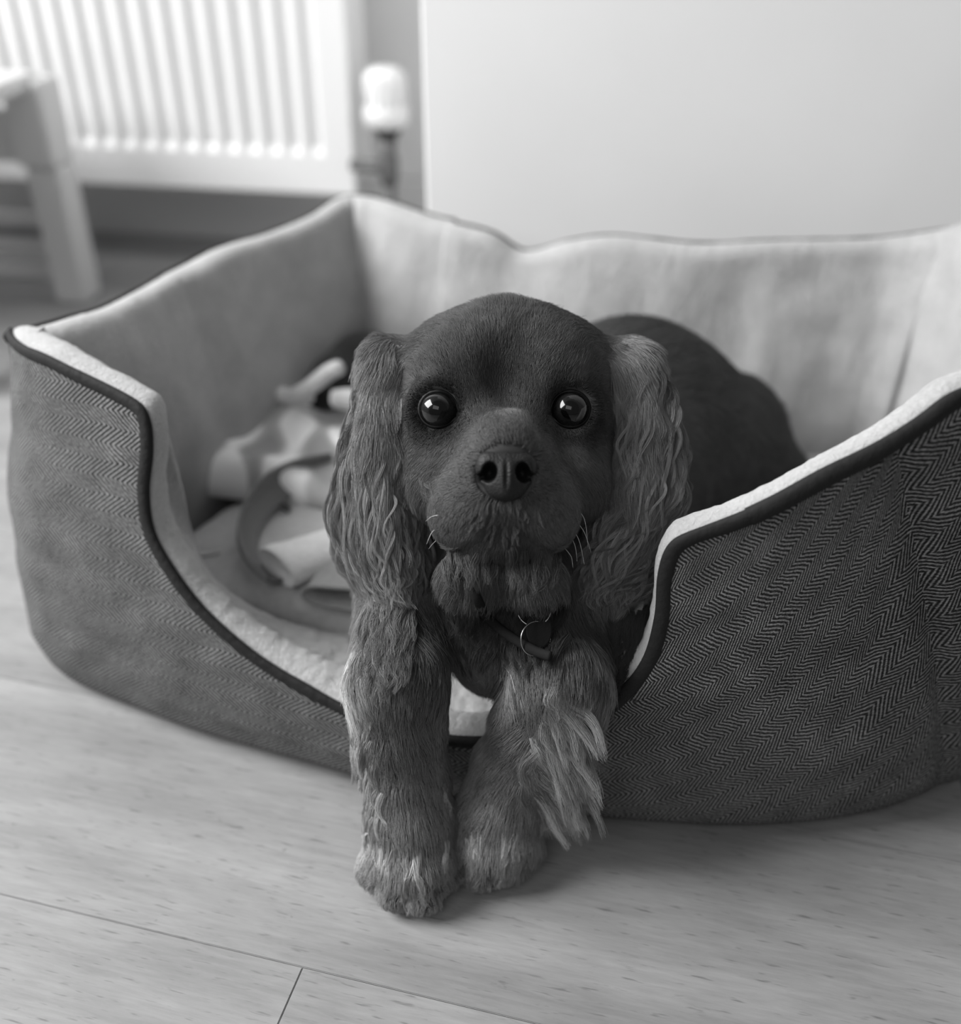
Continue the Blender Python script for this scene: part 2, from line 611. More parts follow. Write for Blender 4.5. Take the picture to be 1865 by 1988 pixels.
# ------------------------------------------------------------------ dog bed
base_pts = np.array([(-.3085, .566), (-.277, .508), (-.203, .467), (-.151, .446), (-.102, .429), (-.055, .412), (-.01, .401), (.043, .391),
                     (.077, .386), (.119, .382), (.162, .382), (.207, .388), (.248, .402), (.305, .432), (.342, .478), (.368, .55),
                     (.374, .64), (.370, .715), (.356, .755), (.318, .776), (.28, .779), (.217, .778), (.13, .790), (.03, .812), (-.045, .842), (-.088, .868),
                     (-.118, .870), (-.152, .822), (-.196, .752), (-.236, .682), (-.275, .615)])
NS = 3000
C2 = resample(catmull(base_pts, 6000, True), NS, True)
seg_len = np.linalg.norm(np.roll(C2, -1, 0) - C2, axis=1)
LTOT = seg_len.sum()
Tn = unit(np.roll(C2, -6, 0) - np.roll(C2, 6, 0))
Nn = np.stack([Tn[:, 1], -Tn[:, 0]], -1)            # outward


def per(arr, s):
    i = (np.asarray(s) % LTOT) / LTOT * NS
    i0 = np.floor(i).astype(int) % NS
    f = (i - np.floor(i))[..., None]
    return arr[i0] * (1 - f) + arr[(i0 + 1) % NS] * f


def s_of(x, y):
    return float(np.argmin(((C2 - np.array([x, y])) ** 2).sum(1))) / NS * LTOT


S_LFC, S_RFC, S_RBC, S_BLC = s_of(-.300, .558), .549, s_of(.350, .762), s_of(-.103, .875)


def wall_off(z):
    return np.interp(z, [-0.01, 0, .004, .012, .03, .07, .12, .18, .26], [-.014, -.013, -.006, 0.0, .004, .0055, .0045, .001, -.002])


def wallpt(s, z, d=0.0):
    """point of the outer wall at arc s, height z, d inward"""
    c, n = per(C2, s), unit(per(Nn, s))
    sw = np.asarray(s) % LTOT
    sw = np.where(sw > LTOT * 0.75, sw - LTOT, sw)
    lean = np.interp(sw, [-0.16, -0.03, 0.16, 0.36, 0.50, 0.62], [0, .030, .030, .004, 0.0, 0.006])
    xy = c + n * (wall_off(z) - d - lean * (np.clip(z, 0, 1) / .215) ** 1.4)[..., None]
    return np.concatenate([xy, np.asarray(z, float)[..., None]], -1)


# rim of the wall: pixels of the piping, matched to the wall surface
rim_px = [(15, 655, 0), (60, 690, 0), (140, 728, 0), (250, 782, 0), (277, 812, 0), (284, 870, 0), (276, 950, 0), (286, 1030, 0), (330, 1112, 0),
          (400, 1198, 0), (500, 1284, 0), (600, 1345, 0), (690, 1390, 0), (780, 1420, 0), (880, 1440, 0), (980, 1440, 0), (1080, 1420, 0),
          (1165, 1388, 0), (1222, 1340, 0), (1265, 1280, 0), (1287, 1200, 0), (1292, 1120, 0), (1308, 1068, 0), (1345, 1046, 0), (1450, 1006, 0),
          (1600, 932, 0), (1700, 880, 0), (1790, 826, 0), (1863, 775, 0)]
sg = np.arange(NS) / NS * LTOT
zg = np.linspace(0.03, 0.27, 241)
front_sel = (sg > s_of(-.30, .575)) | (sg < 0)
SS, ZZ = np.meshgrid(sg, zg, indexing='ij')
PX = pix(wallpt(SS, ZZ))


def solve(px, py, mask):
    d = (PX[..., 0] - px) ** 2 + (PX[..., 1] - py) ** 2 + np.where(mask, 0, 1e9)[:, None]
    i, j = np.unravel_index(np.argmin(d), d.shape)
    return sg[i], zg[j]


s_front_end = s_of(.367, .545)
s_left_mid = s_of(-.262, .64)
m_front = (sg < s_front_end) | (sg > s_of(-.290, .585))
rim = []
for px, py, _ in rim_px:
    s, z = solve(px, py, m_front)
    if s > LTOT * 0.7:
        s -= LTOT
    rim.append((s, z))
rim += [(.60, .269), (.64, .272), (.69, .274), (.735, .274), (s_of(.350, .50), .273), (.80, .272), (s_of(.370, .58), .270), (s_of(.374, .66), .255), (s_of(.368, .73), .235)]
back_px = [(1865, 462), (1700, 468), (1500, 474), (1350, 478), (1200, 462), (1110, 470), (1020, 492), (950, 455), (850, 425), (780, 402), (712, 386)]
m_back = (sg > s_of(.35, .767)) & (sg < s_of(-.10, .872))
for px, py in back_px:
    rim.append(solve(px, py, m_back))
left_px = [(690, 388), (600, 424), (510, 462), (420, 488), (350, 522), (290, 555), (200, 603), (120, 628)]
m_left = (sg > s_of(-.12, .868)) & (sg < s_of(-.285, .59))
for px, py in left_px:
    rim.append(solve(px, py, m_left))
rim = np.array(rim)
print('RIM', np.round(rim[:, 1], 3).tolist())
# closed curve in (s, z); s grows by LTOT once round
ext = np.vstack([rim[-2:] - [LTOT, 0], rim, rim[:3] + [LTOT, 0]])
NT_ = 1400
cc = catmull(ext, 9000)
i0 = int(9000 * 2 / (len(ext) - 1))
i1 = int(9000 * (2 + len(rim)) / (len(ext) - 1))
RIM = resample(cc[i0:i1 + 1], NT_ + 1)[:-1]
rs, rz = RIM[:, 0], RIM[:, 1]
# base parameter of each column: smoothed and made monotone
win = 61
ke = np.exp(-0.5 * (np.arange(-90, 91) / 30.0) ** 2)
ke /= ke.sum()
lin = rs[0] + (np.arange(NT_)) / NT_ * LTOT
dev = rs - lin
dev_s = np.convolve(np.concatenate([dev[-90:], dev, dev[:90]]), ke, 'valid')
sb = np.maximum.accumulate(lin + dev_s)
sb = sb + np.linspace(0, 1e-4, NT_)
sb = sb + max(0.0, s_of(.266, .409) - .549) * np.exp(-((rs - .549) / .055) ** 2) * (rs > .40)
sb = np.maximum.accumulate(sb)
print('SEAM', s_of(.266, .409))


def seam_dip(s):
    r = np.zeros_like(s)
    for s0, a, w in ((S_RFC, .0050, .0065), (S_LFC, .002, .006), (S_RBC, .003, .006), (S_BLC, .003, .006)):
        dd = (s - s0 + LTOT / 2) % LTOT - LTOT / 2
        r = r + a * np.exp(-(dd / w) ** 2)
    return r


def cloth_wrinkle(s, z):
    p = np.stack([s * 1.0, z, z * 0], -1)
    return 0.0022 * noise3(p, 16, 3) + 0.0010 * noise3(p * [1, 1.6, 1], 42, 4)


bed = tag(empty('dog_bed', (0.06, 0.6, 0.0)),
          'grey herringbone tweed dog bed with cream plush lining and black piping', 'dog bed')
K = 46
kk = np.linspace(0, 1, K)


def weave_uv(s, z, which):
    """the cloth is cut so that its bands tilt near the right corner"""
    sg_ = np.linspace(-1.5, 3.0, 4501)
    if which == 'front':
        al = np.interp(sg_, [-.1, .10, .36, .43, .50, .56], np.radians([6, 2, 0, 9, 34, 52]))
    elif which == 'right':
        al = np.full_like(sg_, math.radians(40))
        z = z + .006
    else:
        al = np.full_like(sg_, math.radians(8))
    ic, is_ = np.cumsum(np.cos(al)) * .001, np.cumsum(np.sin(al)) * .001
    A = np.interp(s, sg_, al)
    arc = z * 1.02
    return np.stack([np.interp(s, sg_, ic) + arc * np.sin(A), arc * np.cos(A) - np.interp(s, sg_, is_)], -1)


for pname, a, b, key in (('front_panel', S_LFC, S_RFC, 'front'), ('side_panel', S_RFC, S_RBC, 'right'),
                         ('back_panel', S_RBC, S_BLC, 'back'), ('side_panel', S_BLC, S_LFC + LTOT, 'left')):
    def idx(s_):
        cand = [s_ + LTOT * q for q in (-1, 0, 1)]
        best = min(cand, key=lambda c_: 0 if sb[0] <= c_ <= sb[-1] else 1)
        return int(np.argmin(np.abs(rs - best)))
    ia, ib = idx(a), idx(b)
    ids = np.arange(ia, ib + 1) if ib > ia else np.concatenate([np.arange(ia, NT_), np.arange(0, ib + 1)])
    s_top, z_top, s_bot = rs[ids], rz[ids], sb[ids]
    S = s_bot[None] + (s_top - s_bot)[None] * kk[:, None] ** 1.0
    Z = z_top[None] * (kk[:, None] ** 0.85)
    dp = seam_dip(s_top)[None] * np.clip(Z / .04, 0, 1) + cloth_wrinkle(S, Z) * np.clip(Z / .03, 0, 1) * np.clip((1 - kk[:, None]) * 8, 0, 1)
    G = wallpt(S, Z, dp)
    SU = (S - a + 0.15) % LTOT + a - 0.15
    if key == 'left':
        SU = SU - LTOT
    UV = weave_uv(SU, Z, key)
    o = grid_obj(pname, G, M_tweed, bed, uv=UV)
    if key == 'front':
        o['label'] = 'front tweed panel with the dipped opening'

# piping tape round the rim
mt = unit(np.stack([np.gradient(rs), np.gradient(rz)], -1))      # rim direction in (s, z)
out_rim = wallpt(rs, rz)
pp = wallpt(rs, rz, np.full(NT_, .0008))
for _ in range(3):
    pp = (np.roll(pp, 1, 0) + pp * 2 + np.roll(pp, -1, 0)) / 4
n3 = np.concatenate([unit(per(Nn, rs)), np.zeros((NT_, 1))], -1)
tan3 = unit(np.roll(pp, -1, 0) - np.roll(pp, 1, 0))
m3 = unit(np.cross(n3, tan3))
m3 *= np.sign(m3[:, 2:3] + 1e-9) * 1.0
for i in range(1, NT_):                                          # keep the rim normal continuous
    if (m3[i] * m3[i - 1]).sum() < 0:
        m3[i] *= -1
if m3[NT_ // 2, 2] < 0:
    m3 *= -1
th = np.linspace(0, 2 * np.pi, 14, endpoint=False)
rp = 0.0031 + 0.0003 * noise3(np.stack([rs, rs * 0, rs * 0], -1), 60, 8)
G = pp[:, None] + np.cos(th)[None, :, None] * n3[:, None] * (rp[:, None, None] * 0.85) + np.sin(th)[None, :, None] * m3[:, None] * (rp[:, None, None] * 1.3)
grid_obj('piping', G, M_binding, bed, close_r=True, close_c=True)
# lapped end of the tape on the front
j0 = int(np.argmin((pix(pp)[:, 0] - 1455) ** 2 + (pix(pp)[:, 1] - 1005) ** 2))
seg = slice(j0, j0 + 70)
G2 = pp[seg, None] + np.cos(th)[None, :, None] * n3[seg, None] * (rp[seg, None, None] * 1.05) + np.sin(th)[None, :, None] * m3[seg, None] * (rp[seg, None, None] * 1.5)
grid_obj('tape_overlap', G2, M_binding, bed, close_c=True)

# plush lining: rolls over the rim and runs down to the floor of the bed
dd = [0.001, 0.004, 0.009, 0.015, 0.021, 0.026, 0.0295, 0.031]
uu = [0.000, 0.0042, 0.0062, 0.0062, 0.0045, 0.0010, -0.0040, -0.0100]
rows, NL = [], len(dd)
tsm = rs.copy()
dip = 1 - np.clip((rz - .062) / .11, 0, 1)
dip = np.convolve(np.concatenate([dip[-90:], dip, dip[:90]]), ke, 'valid')
thick = (0.68 + .32 * dip) * (1.0 + 0.10 * noise3(np.stack([rs, rs * 0, rs * 0], -1), 14, 5))
for d_, u_ in zip(dd, uu):
    rows.append(out_rim - n3 * (d_ * thick)[:, None] + m3 * (u_ * (.7 + .3 * dip))[:, None])
top_in = rows[-1]
floor_z = 0.030
fl = wallpt(sb, floor_z + .014 * dip, 0.050 + .042 * dip)
KI = 26
for k in range(1, KI + 1):
    f = k / KI
    e = f ** 1.05
    p = top_in * (1 - e) + fl * e
    bul = 0.006 * math.sin(math.pi * f)
    rows.append(p - n3 * bul)
G = np.array(rows)
wr = noise3(np.stack([np.broadcast_to(rs, G.shape[:2]), G[..., 2] * 0.35, G[..., 2] * 0], -1), 26, 11) * 0.0045 \
    + noise3(G, 55, 12) * 0.0016 + noise3(G, 9, 14) * 0.005
amp = np.clip(np.arange(len(rows)) / 10.0, 0.08, 1)[:, None] * np.ones(NT_)
G = G - n3[None] * (wr * amp)[..., None]
G = G + ((noise3(G, 230, 13) * 0.7 + noise3(G, 420, 15) * .5) * (.0005 + .0011 * dip))[..., None] * unit(-n3[None] + m3[None])
SEAM = np.zeros(NT_)
for s0, a_ in ((S_LFC, .5), (S_RBC, .12), (S_BLC, 1.0)):
    q = (rs - s0 + LTOT / 2) % LTOT - LTOT / 2
    SEAM += a_ * np.exp(-(q / .006) ** 2)
G = G + n3[None] * (0.007 * SEAM[None] * np.clip((np.arange(len(rows)) - 2) / 6.0, 0, 1)[:, None])[..., None]
grid_obj('lining', G, M_lining, bed, close_c=True, flip=False)
# flat base under the cushion
cen = C2.mean(0)
base = np.stack([np.concatenate([cen + (C2[::30] - Nn[::30] * 0.012 - cen) * f, np.full((100, 1), z)], -1)
                 for f, z in ((1.0, .002), (1.0, .012), (0.5, .012), (0.02, .012))])
grid_obj('base', base, M_tweed, bed, uv=base[..., :2], close_c=True)

# loose cushion lying in the bed
ci = C2[::12]
cn = Nn[::12]
rowsc = []
ci_s = np.arange(0, NS, 12) / NS * LTOT
inset = 0.056 + 0.030 * np.interp(ci_s, sb % LTOT, dip, period=LTOT)[:, None]
for f, z in ((0.3, .016), (0.9, .016), (.985, .022), (1.0, .034), (.985, .046), (.94, .055), (.86, .0595), (.7, .061), (.5, .060), (.3, .059), (.1, .059), (.005, .059)):
    xy = cen + (ci - cn * inset - cen) * f
    rowsc.append(np.concatenate([xy, np.full((len(ci), 1), z)], -1))
G = resample(np.array(rowsc).reshape(12, -1), 60).reshape(60, len(ci), 3)
G[..., 2] += noise3(G, 14, 21) * 0.004 + noise3(G * [1, 2, 1], 60, 22) * 0.0012
cushion = grid_obj('bed_cushion', G, M_cushion, close_c=True)
tag(cushion, 'flat grey plush cushion lining the floor of the dog bed', 'cushion')

# ------------------------------------------------------------------ blankets and toys lying in the bed
def sheet(name, corners, zf, mat, nu=60, nv=60, thick=0.0025, parent=None, warp=None):
    """corners: four pixels (p00, p10, p11, p01) taken at the cushion height; zf(u, v) -> height"""
    c = np.array([Pz(x, y, .062)[:2] for x, y in corners])
    u, v = np.meshgrid(np.linspace(0, 1, nu), np.linspace(0, 1, nv), indexing='ij')
    xy = (c[0] * ((1 - u) * (1 - v))[..., None] + c[1] * (u * (1 - v))[..., None] + c[2] * (u * v)[..., None] + c[3] * ((1 - u) * v)[..., None])
    p3 = np.concatenate([xy, np.zeros(u.shape + (1,))], -1)
    xy = xy + np.stack([noise3(p3, 22, 61), noise3(p3, 22, 62)], -1) * .006
    z = zf(u, v, p3)
    G = np.concatenate([xy, z[..., None]], -1)
    o = grid_obj(name, G, mat, parent, uv=np.stack([u, v], -1))
    md_ = o.modifiers.new('thickness', 'SOLIDIFY')
    md_.thickness = thick
    md_.offset = 1
    return o, G


def edge_fall(u, v, w=.14):
    e = np.minimum(np.minimum(u, 1 - u), np.minimum(v, 1 - v)) / w
    return np.sqrt(np.clip(e, 0, 1) * (2 - np.clip(e, 0, 1)))


def plaid():
    t = NT('pale_striped_fleece')
    uvn = t.n('ShaderNodeUVMap', uv_map='uv')
    sx_ = t.n('ShaderNodeSeparateXYZ')
    t.l(uvn.outputs[0], sx_.inputs[0])
    nz = t.n('ShaderNodeTexNoise', i_Scale=3.0, i_Detail=2.0)
    t.l(uvn.outputs[0], nz.inputs['Vector'])
    a = t.math('ADD', sx_.outputs[1], t.math('MULTIPLY', nz.outputs[0], 0.18))
    w = t.math('SINE', t.math('MULTIPLY', a, 22.0))
    b = t.math('SINE', t.math('MULTIPLY', t.math('ADD', sx_.outputs[0], t.math('MULTIPLY', nz.outputs[0], 0.2)), 15.0))
    k = t.math('MULTIPLY_ADD', t.math('ADD', w, t.math('MULTIPLY', b, 0.7)), 0.3, 0.5, clamp=True)
    t.l(t.ramp(k, [(0.30, 0.33), (0.48, 0.50), (0.60, 0.92)]), t.b.inputs['Base Color'])
    t.b.inputs['Roughness'].default_value = 0.95
    return t.m


M_fleece = plush('pale_fleece', 0.74, 500.)
M_greyfl = plush('grey_fleece', 0.17, 500.)
M_midfl = plush('mid_grey_fleece', 0.33, 500.)
M_blackfl = plush('black_plush', 0.006, 500.)
M_hem = plain('dark_hem', 0.06, 0.8, 0.2)

blanket, BG = sheet('striped_blanket', [(333, 950), (408, 775), (760, 790), (760, 1000)],
                    lambda u, v, p: .061 + edge_fall(u, v, .10) * (.015 + .010 * np.sin(u * 5 + v * 4) ** 2 + .008 * noise3(p, 20, 63)), plaid())
tag(blanket, 'pale striped fleece blanket crumpled on the left side of the cushion', 'blanket')
hem = np.array([(335, 948), (350, 922), (378, 905), (420, 906), (470, 930), (520, 962), (560, 990)], float)
hp_ = catmull(Pz(hem[:, 0], hem[:, 1], .066), 40)
tube('hem', hp_, .0022, M_hem, blanket)

gb, _ = sheet('grey_blanket', [(425, 770), (470, 700), (760, 760), (760, 850)],
              lambda u, v, p: .064 + edge_fall(u, v, .3) * (.026 + .006 * noise3(p, 30, 64)), M_midfl)
tag(gb, 'dark grey fleece blanket folded between the striped blanket and the left side', 'blanket')

pb, _ = sheet('pale_blanket', [(690, 690), (715, 560), (900, 560), (900, 690)],
              lambda u, v, p: .066 + edge_fall(u, v, .4) * (.040 + .010 * noise3(p, 30, 65)), M_fleece)
tag(pb, 'pale fleece blanket bunched in the far corner behind the head', 'blanket')

toy = tag(empty('soft_toy', tuple(Pz(655, 760, .07))), 'black plush toy with long white legs beside the ear', 'soft toy')


def blob(name, centers, mat, parent, seg=18):
    """a soft closed tube through (point, radius) stations"""
    pts = np.array([c for c, r in centers])
    rr = np.array([r for c, r in centers])
    P_ = catmull(pts, 40)
    R_ = np.interp(np.linspace(0, 1, 40), np.linspace(0, 1, len(rr)), rr)
    t_ = np.linspace(0, 1, 40)
    R_ = R_ * np.clip(np.sqrt(np.clip(np.minimum(t_, 1 - t_) * 9, 0, 1)), .12, 1)
    R_ = R_ * (1 + .08 * noise3(P_, 60, 66))
    return tube(name, P_, R_, mat, parent, seg=seg)


blob('body', [(Pz(600, 790, .085), .012), (Pz(650, 740, .092), .022), (Pz(700, 700, .095), .024), (Pz(760, 690, .09), .020)], M_blackfl, toy)
blob('leg', [(Pz(497, 738, .098), .006), (Pz(530, 760, .098), .0068), (Pz(570, 772, .098), .0065), (Pz(610, 770, .100), .006)], M_fleece, toy, 12)
blob('leg', [(Pz(560, 772, .100), .005), (Pz(600, 752, .112), .0068), (Pz(640, 722, .122), .007), (Pz(664, 712, .128), .006)], M_fleece, toy, 12)
blob('leg', [(Pz(640, 775, .105), .006), (Pz(675, 775, .104), .008), (Pz(730, 785, .102), .008)], M_fleece, toy, 12)

# knitted tube with a grey loop round it
loop = np.array([(655, 940), (590, 955), (540, 985), (508, 1025), (498, 1070), (515, 1108), (548, 1130)], float)
lp = catmull(Pz(loop[:, 0], loop[:, 1], .066), 50)
hgt = np.interp(np.linspace(0, 1, 50), [0, .3, .7, 1], [.022, .024, .018, .010])
tl = unit(np.gradient(lp, axis=0))
nl = unit(np.cross(tl, (0, 0, 1.)))
rows_ = []
for k in range(9):
    f = k / 8
    rows_.append(lp + np.array([0, 0, 1.]) * (hgt * f)[:, None] + nl * (.006 * math.sin(f * math.pi) + .010 * f))
lo_ = grid_obj('strap_loop', np.array(rows_), M_greyfl)
lo_.modifiers.new('thickness', 'SOLIDIFY').thickness = .002
tag(lo_, 'dark grey fabric strap curling round a pale folded cuff', 'strap')
c0_, c1_ = Pz(548, 1098, .076), Pz(700, 1050, .080)
ax_ = unit(c1_ - c0_)
s1_ = unit(np.cross(ax_, (0, 0, 1.)))
s2_ = np.cross(s1_, ax_)
th_ = np.linspace(0, 2 * np.pi, 40, endpoint=False)
rws = []
for k, (t_, r_) in enumerate([(.0, .62), (.0, .86), (-.004, .96), (-.004, 1.04), (.002, 1.08), (.012, 1.02), (.03, 1.0), (.06, 1.05), (.09, .9)]):
    el = (np.cos(th_)[:, None] * s1_ * .0185 + np.sin(th_)[:, None] * s2_ * .0115) * r_
    rws.append(c0_ + ax_ * t_ + el + ax_ * (.006 * np.cos(th_))[:, None])
rws = [c0_ + ax_ * .085 + (rws[0] - c0_) * .2, c0_ + ax_ * .08 + (rws[0] - c0_) * .9, c0_ + ax_ * .03 + (rws[0] - c0_) * 1.1] + rws
cuff = grid_obj('fabric_cuff', np.array(rws), M_fleece, close_c=True)
tag(cuff, 'pale hollow fabric cuff lying inside the grey strap loop', 'cloth')

# turned back corner of a thin fleece
prof_ = [(0.060, -.001), (0.030, -.0005), (0.006, .000), (-.002, .002), (-.0045, .0055), (-.002, .0095), (.006, .012), (.03, .0135), (.06, .0125)]
a0, a1 = Pz(598, 1172, .064), Pz(640, 1118, .064)
dv = unit(np.array([*(Pz(735, 1190, .064) - a0)[:2], 0]))
rr_ = []
for x_, z_ in prof_:
    rr_.append([a0 * (1 - f) + a1 * f + dv * (x_ * (1 + .6 * f) + .004 * math.sin(f * 5)) + np.array([0, 0, z_ * (1 + .5 * f) + .001]) for f in np.linspace(0, 1, 16)])
G = np.array(rr_)
G = resample(G.reshape(len(prof_), -1), 36).reshape(36, 16, 3)
fc = grid_obj('folded_fleece', G, M_midfl)
fc.modifiers.new('thickness', 'SOLIDIFY').thickness = .0022
tag(fc, 'grey fleece corner folded back on itself beside the near ear', 'blanket')

# ------------------------------------------------------------------ the dog: one continuous body grown from a distance field
HC = Pd(982, 850, .50)                               # head centre
HX, HY, HZ = np.array([1, 0, 0.]), np.array([0, ST, CT]), np.array([0, -CT, ST])   # right, up the face, out of the face
HEAD = np.stack([HX, HY, HZ])                        # the head looks up along HZ


def hp(a, b, c):
    """face coordinates in millimetres -> world"""
    return HC + (np.array([a, b, c]) * 0.001) @ HEAD


GS = 0.0015
lo = np.array([-.115, .27, -.002])
hi = np.array([.31, .80, .305])
gn = np.ceil((hi - lo) / GS).astype(int)
FIELD = np.full(gn, 0.05, np.float32)
gx = [lo[i] + GS * np.arange(gn[i], dtype=np.float32) for i in range(3)]


def window(c, r):
    a = np.maximum(np.floor((np.asarray(c) - r - lo) / GS).astype(int), 0)
    b = np.minimum(np.ceil((np.asarray(c) + r - lo) / GS).astype(int) + 1, gn)
    return tuple(slice(a[i], b[i]) for i in range(3))


def coords(w):
    return np.meshgrid(gx[0][w[0]], gx[1][w[1]], gx[2][w[2]], indexing='ij', sparse=True)


def smin(w, d, k):
    f = FIELD[w]
    h = np.clip(0.5 + 0.5 * (f - d) / k, 0, 1)
    FIELD[w] = f * (1 - h) + d * h - k * h * (1 - h)


def ssub(w, d, k):
    f = FIELD[w]
    h = np.clip(0.5 - 0.5 * (f + d) / k, 0, 1)
    FIELD[w] = f * (1 - h) - d * h + k * h * (1 - h)


def ellipsoid(c, r, k=0.01, M=None, sub=False):
    """c world centre, r radii (m) along the rows of M"""
    c, r = np.asarray(c, float), np.asarray(r, float)
    M = np.eye(3) if M is None else M
    w = window(c, r.max() + 3 * k + .012)
    X, Y, Z = coords(w)
    X, Y, Z = X - c[0], Y - c[1], Z - c[2]
    q = [(X * M[i, 0] + Y * M[i, 1] + Z * M[i, 2]) for i in range(3)]
    k0 = np.sqrt(sum((q[i] / r[i]) ** 2 for i in range(3)))
    k1 = np.sqrt(sum((q[i] / r[i] ** 2) ** 2 for i in range(3))) + 1e-9
    d = (k0 * (k0 - 1) / k1).astype(np.float32)
    d = np.maximum(d, -r.min())
    (ssub if sub else smin)(w, d, k)


def capsule(p0, p1, r0, r1, k=0.01, sub=False):
    p0, p1 = np.asarray(p0, float), np.asarray(p1, float)
    c = (p0 + p1) / 2
    w = window(c, np.linalg.norm(p1 - p0) / 2 + max(r0, r1) + 3 * k + .012)
    X, Y, Z = coords(w)
    ba = p1 - p0
    t = ((X - p0[0]) * ba[0] + (Y - p0[1]) * ba[1] + (Z - p0[2]) * ba[2]) / (ba @ ba)
    t = np.clip(t, 0, 1)
    d = np.sqrt((X - p0[0] - ba[0] * t) ** 2 + (Y - p0[1] - ba[1] * t) ** 2 + (Z - p0[2] - ba[2] * t) ** 2) - (r0 + (r1 - r0) * t)
    (ssub if sub else smin)(w, d.astype(np.float32), k)


def he(a, b, c, ra, rb, rc, k=8, sub=False, rot=0.0, roty=0.0):
    M = HEAD
    if rot or roty:
        cr, sr = math.cos(math.radians(rot)), math.sin(math.radians(rot))
        R1 = np.array([[cr, sr, 0], [-sr, cr, 0], [0, 0, 1]])
        cy, sy = math.cos(math.radians(roty)), math.sin(math.radians(roty))
        R2 = np.array([[cy, 0, -sy], [0, 1, 0], [sy, 0, cy]])
        M = R1 @ R2 @ HEAD
    ellipsoid(hp(a, b, c), np.array([ra, rb, rc]) * .001, k * .001, M, sub)


# trunk, lying in the bed and curling back to the right
capsule((.030, .470, .120), (.060, .560, .118), .056, .070, .03)
capsule((.060, .560, .122), (.105, .640, .118), .070, .073, .03)
capsule((.105, .640, .116), (.176, .680, .088), .067, .052, .03)
ellipsoid((.165, .668, .078), (.052, .036, .042), .02)            # thigh
capsule((.110, .600, .072), (.140, .570, .066), .022, .016, .02)  # lower hind leg
capsule((.215, .695, .080), (.240, .662, .068), .014, .008, .02)  # tail
# neck and chest
capsule(hp(2, -10, -52), (.022, .480, .150), .044, .052, .03)
ellipsoid((.020, .437, .128), (.050, .040, .046), .025)
ellipsoid((.018, .418, .118), (.032, .026, .034), .02)
# skull
he(1, 18, -38, 50, 46, 46, 10)
he(-19, 34, -36, 34, 33, 34, 12)
he(21, 34, -36, 34, 33, 34, 12)
he(1, 36, -34, 28, 36, 34, 14)
he(1, 8, -22, 43, 36, 34, 12)
he(-24, 34, -12, 20, 20, 18, 12)
he(26, 34, -12, 20, 20, 18, 12)
for sgn in (-1, 1):
    he(sgn * 31 + 1, -8, -14, 18, 26, 20, 12)        # cheek
    he(sgn * 34 + 1, 12, -14, 15, 18, 18, 10)        # zygomatic
    he(sgn * 26 + 1, -24, -6, 19, 17, 19, 12)        # jaw corner
# bridge of the muzzle
capsule(hp(0, 7, -2), hp(-1, -8, 32), .0145, .0145, .010)
capsule(hp(-10, -6, 4), hp(-9, -18, 28), .013, .013, .010)
capsule(hp(10, -6, 4), hp(8, -18, 28), .013, .013, .010)
for sgn in (-1, 1):
    he(sgn * 13.5 - 1, -32, 19, 18.5, 20, 17, 8)     # flews
    he(sgn * 17.5 - 1, -38, 12, 16, 16, 17, 8)
he(-1, -28, 27, 14, 12, 10, 8)
he(-1, -50, 13, 17, 9, 15, 6)                        # chin
capsule(hp(-1, -42, 42), hp(-1, -29, 44), .0013, .0013, .004, sub=True)
for sgn in (-1, 1):
    capsule(hp(-1, -41, 37), hp(sgn * 14 - 1, -50, 30), .0016, .0014, .004, sub=True)
    capsule(hp(sgn * 14 - 1, -50, 30), hp(sgn * 26 - 1, -55, 12), .0014, .0012, .004, sub=True)
# two soft lobes of loose throat skin under the chin
ellipsoid(Pd(915, 1118, .492), (.0150, .0130, .0100), .008, HEAD)
ellipsoid(Pd(1036, 1122, .492), (.0145, .0130, .0100), .008, HEAD)
# stop and temple hollows
he(0, 30, 12, 6, 14, 6, 16, sub=True)
# eye sockets, then the lids
EYES = [hp(-33.0, 13.6, .5), hp(31.0, 13.6, .5)]
for i, sgn in enumerate((-1, 1)):
    ellipsoid(EYES[i] + .004 * HEAD[2] , (.0108, .0104, .0125), .005, HEAD, sub=True)
    # upper lid fold and brow
    cx = -33 if i == 0 else 31
    for a_ in np.linspace(-10, 190, 9):
        x, y = math.cos(math.radians(a_)), math.sin(math.radians(a_))
        he(cx + 12.6 * x, 13.6 + 12.2 * y, 2.0 - 2.2 * abs(x), 3.2, 3.2, 3.4, 4)
    for a_ in np.linspace(200, 340, 7):
        x, y = math.cos(math.radians(a_)), math.sin(math.radians(a_))
        he(cx + 12.8 * x, 13.6 + 12.2 * y, 0.5, 2.8, 2.6, 3.0, 4)
# bed for the nose leather
he(-1, -19, 28, 12.5, 10, 7, 5)
for sgn in (-1, 1):
    he(sgn * 7.4 - 1, -19, 46, 5.0, 6.0, 16, 2, sub=True)
he(-1, -19, 49, 11, 8, 9, 3, sub=True)
# ear flaps
EARL = [(752, 712, 26, 15), (742, 760, 32, 26), (730, 850, 38, 26), (730, 940, 44, 26), (742, 1030, 46, 26), (770, 1100, 38, 22)]
EARR = [(1215, 715, 26, 15), (1238, 770, 34, 26), (1250, 860, 38, 26), (1240, 950, 42, 26), (1215, 1040, 44, 26), (1190, 1110, 34, 22)]
EAR_D = .519
for L in (EARL, EARR):
    for px, py, w_, h_ in L:
        ellipsoid(Pd(px, py, EAR_D + (.012 if py < 720 else 0.004 if py < 800 else 0)), (w_ * .00026, h_ * .0009, .0085), .012, HEAD)
capsule(hp(-34, 32, -34), Pd(748, 722, .529), .020, .010, .014)
capsule(hp(36, 32, -34), Pd(1230, 724, .529), .020, .010, .014)
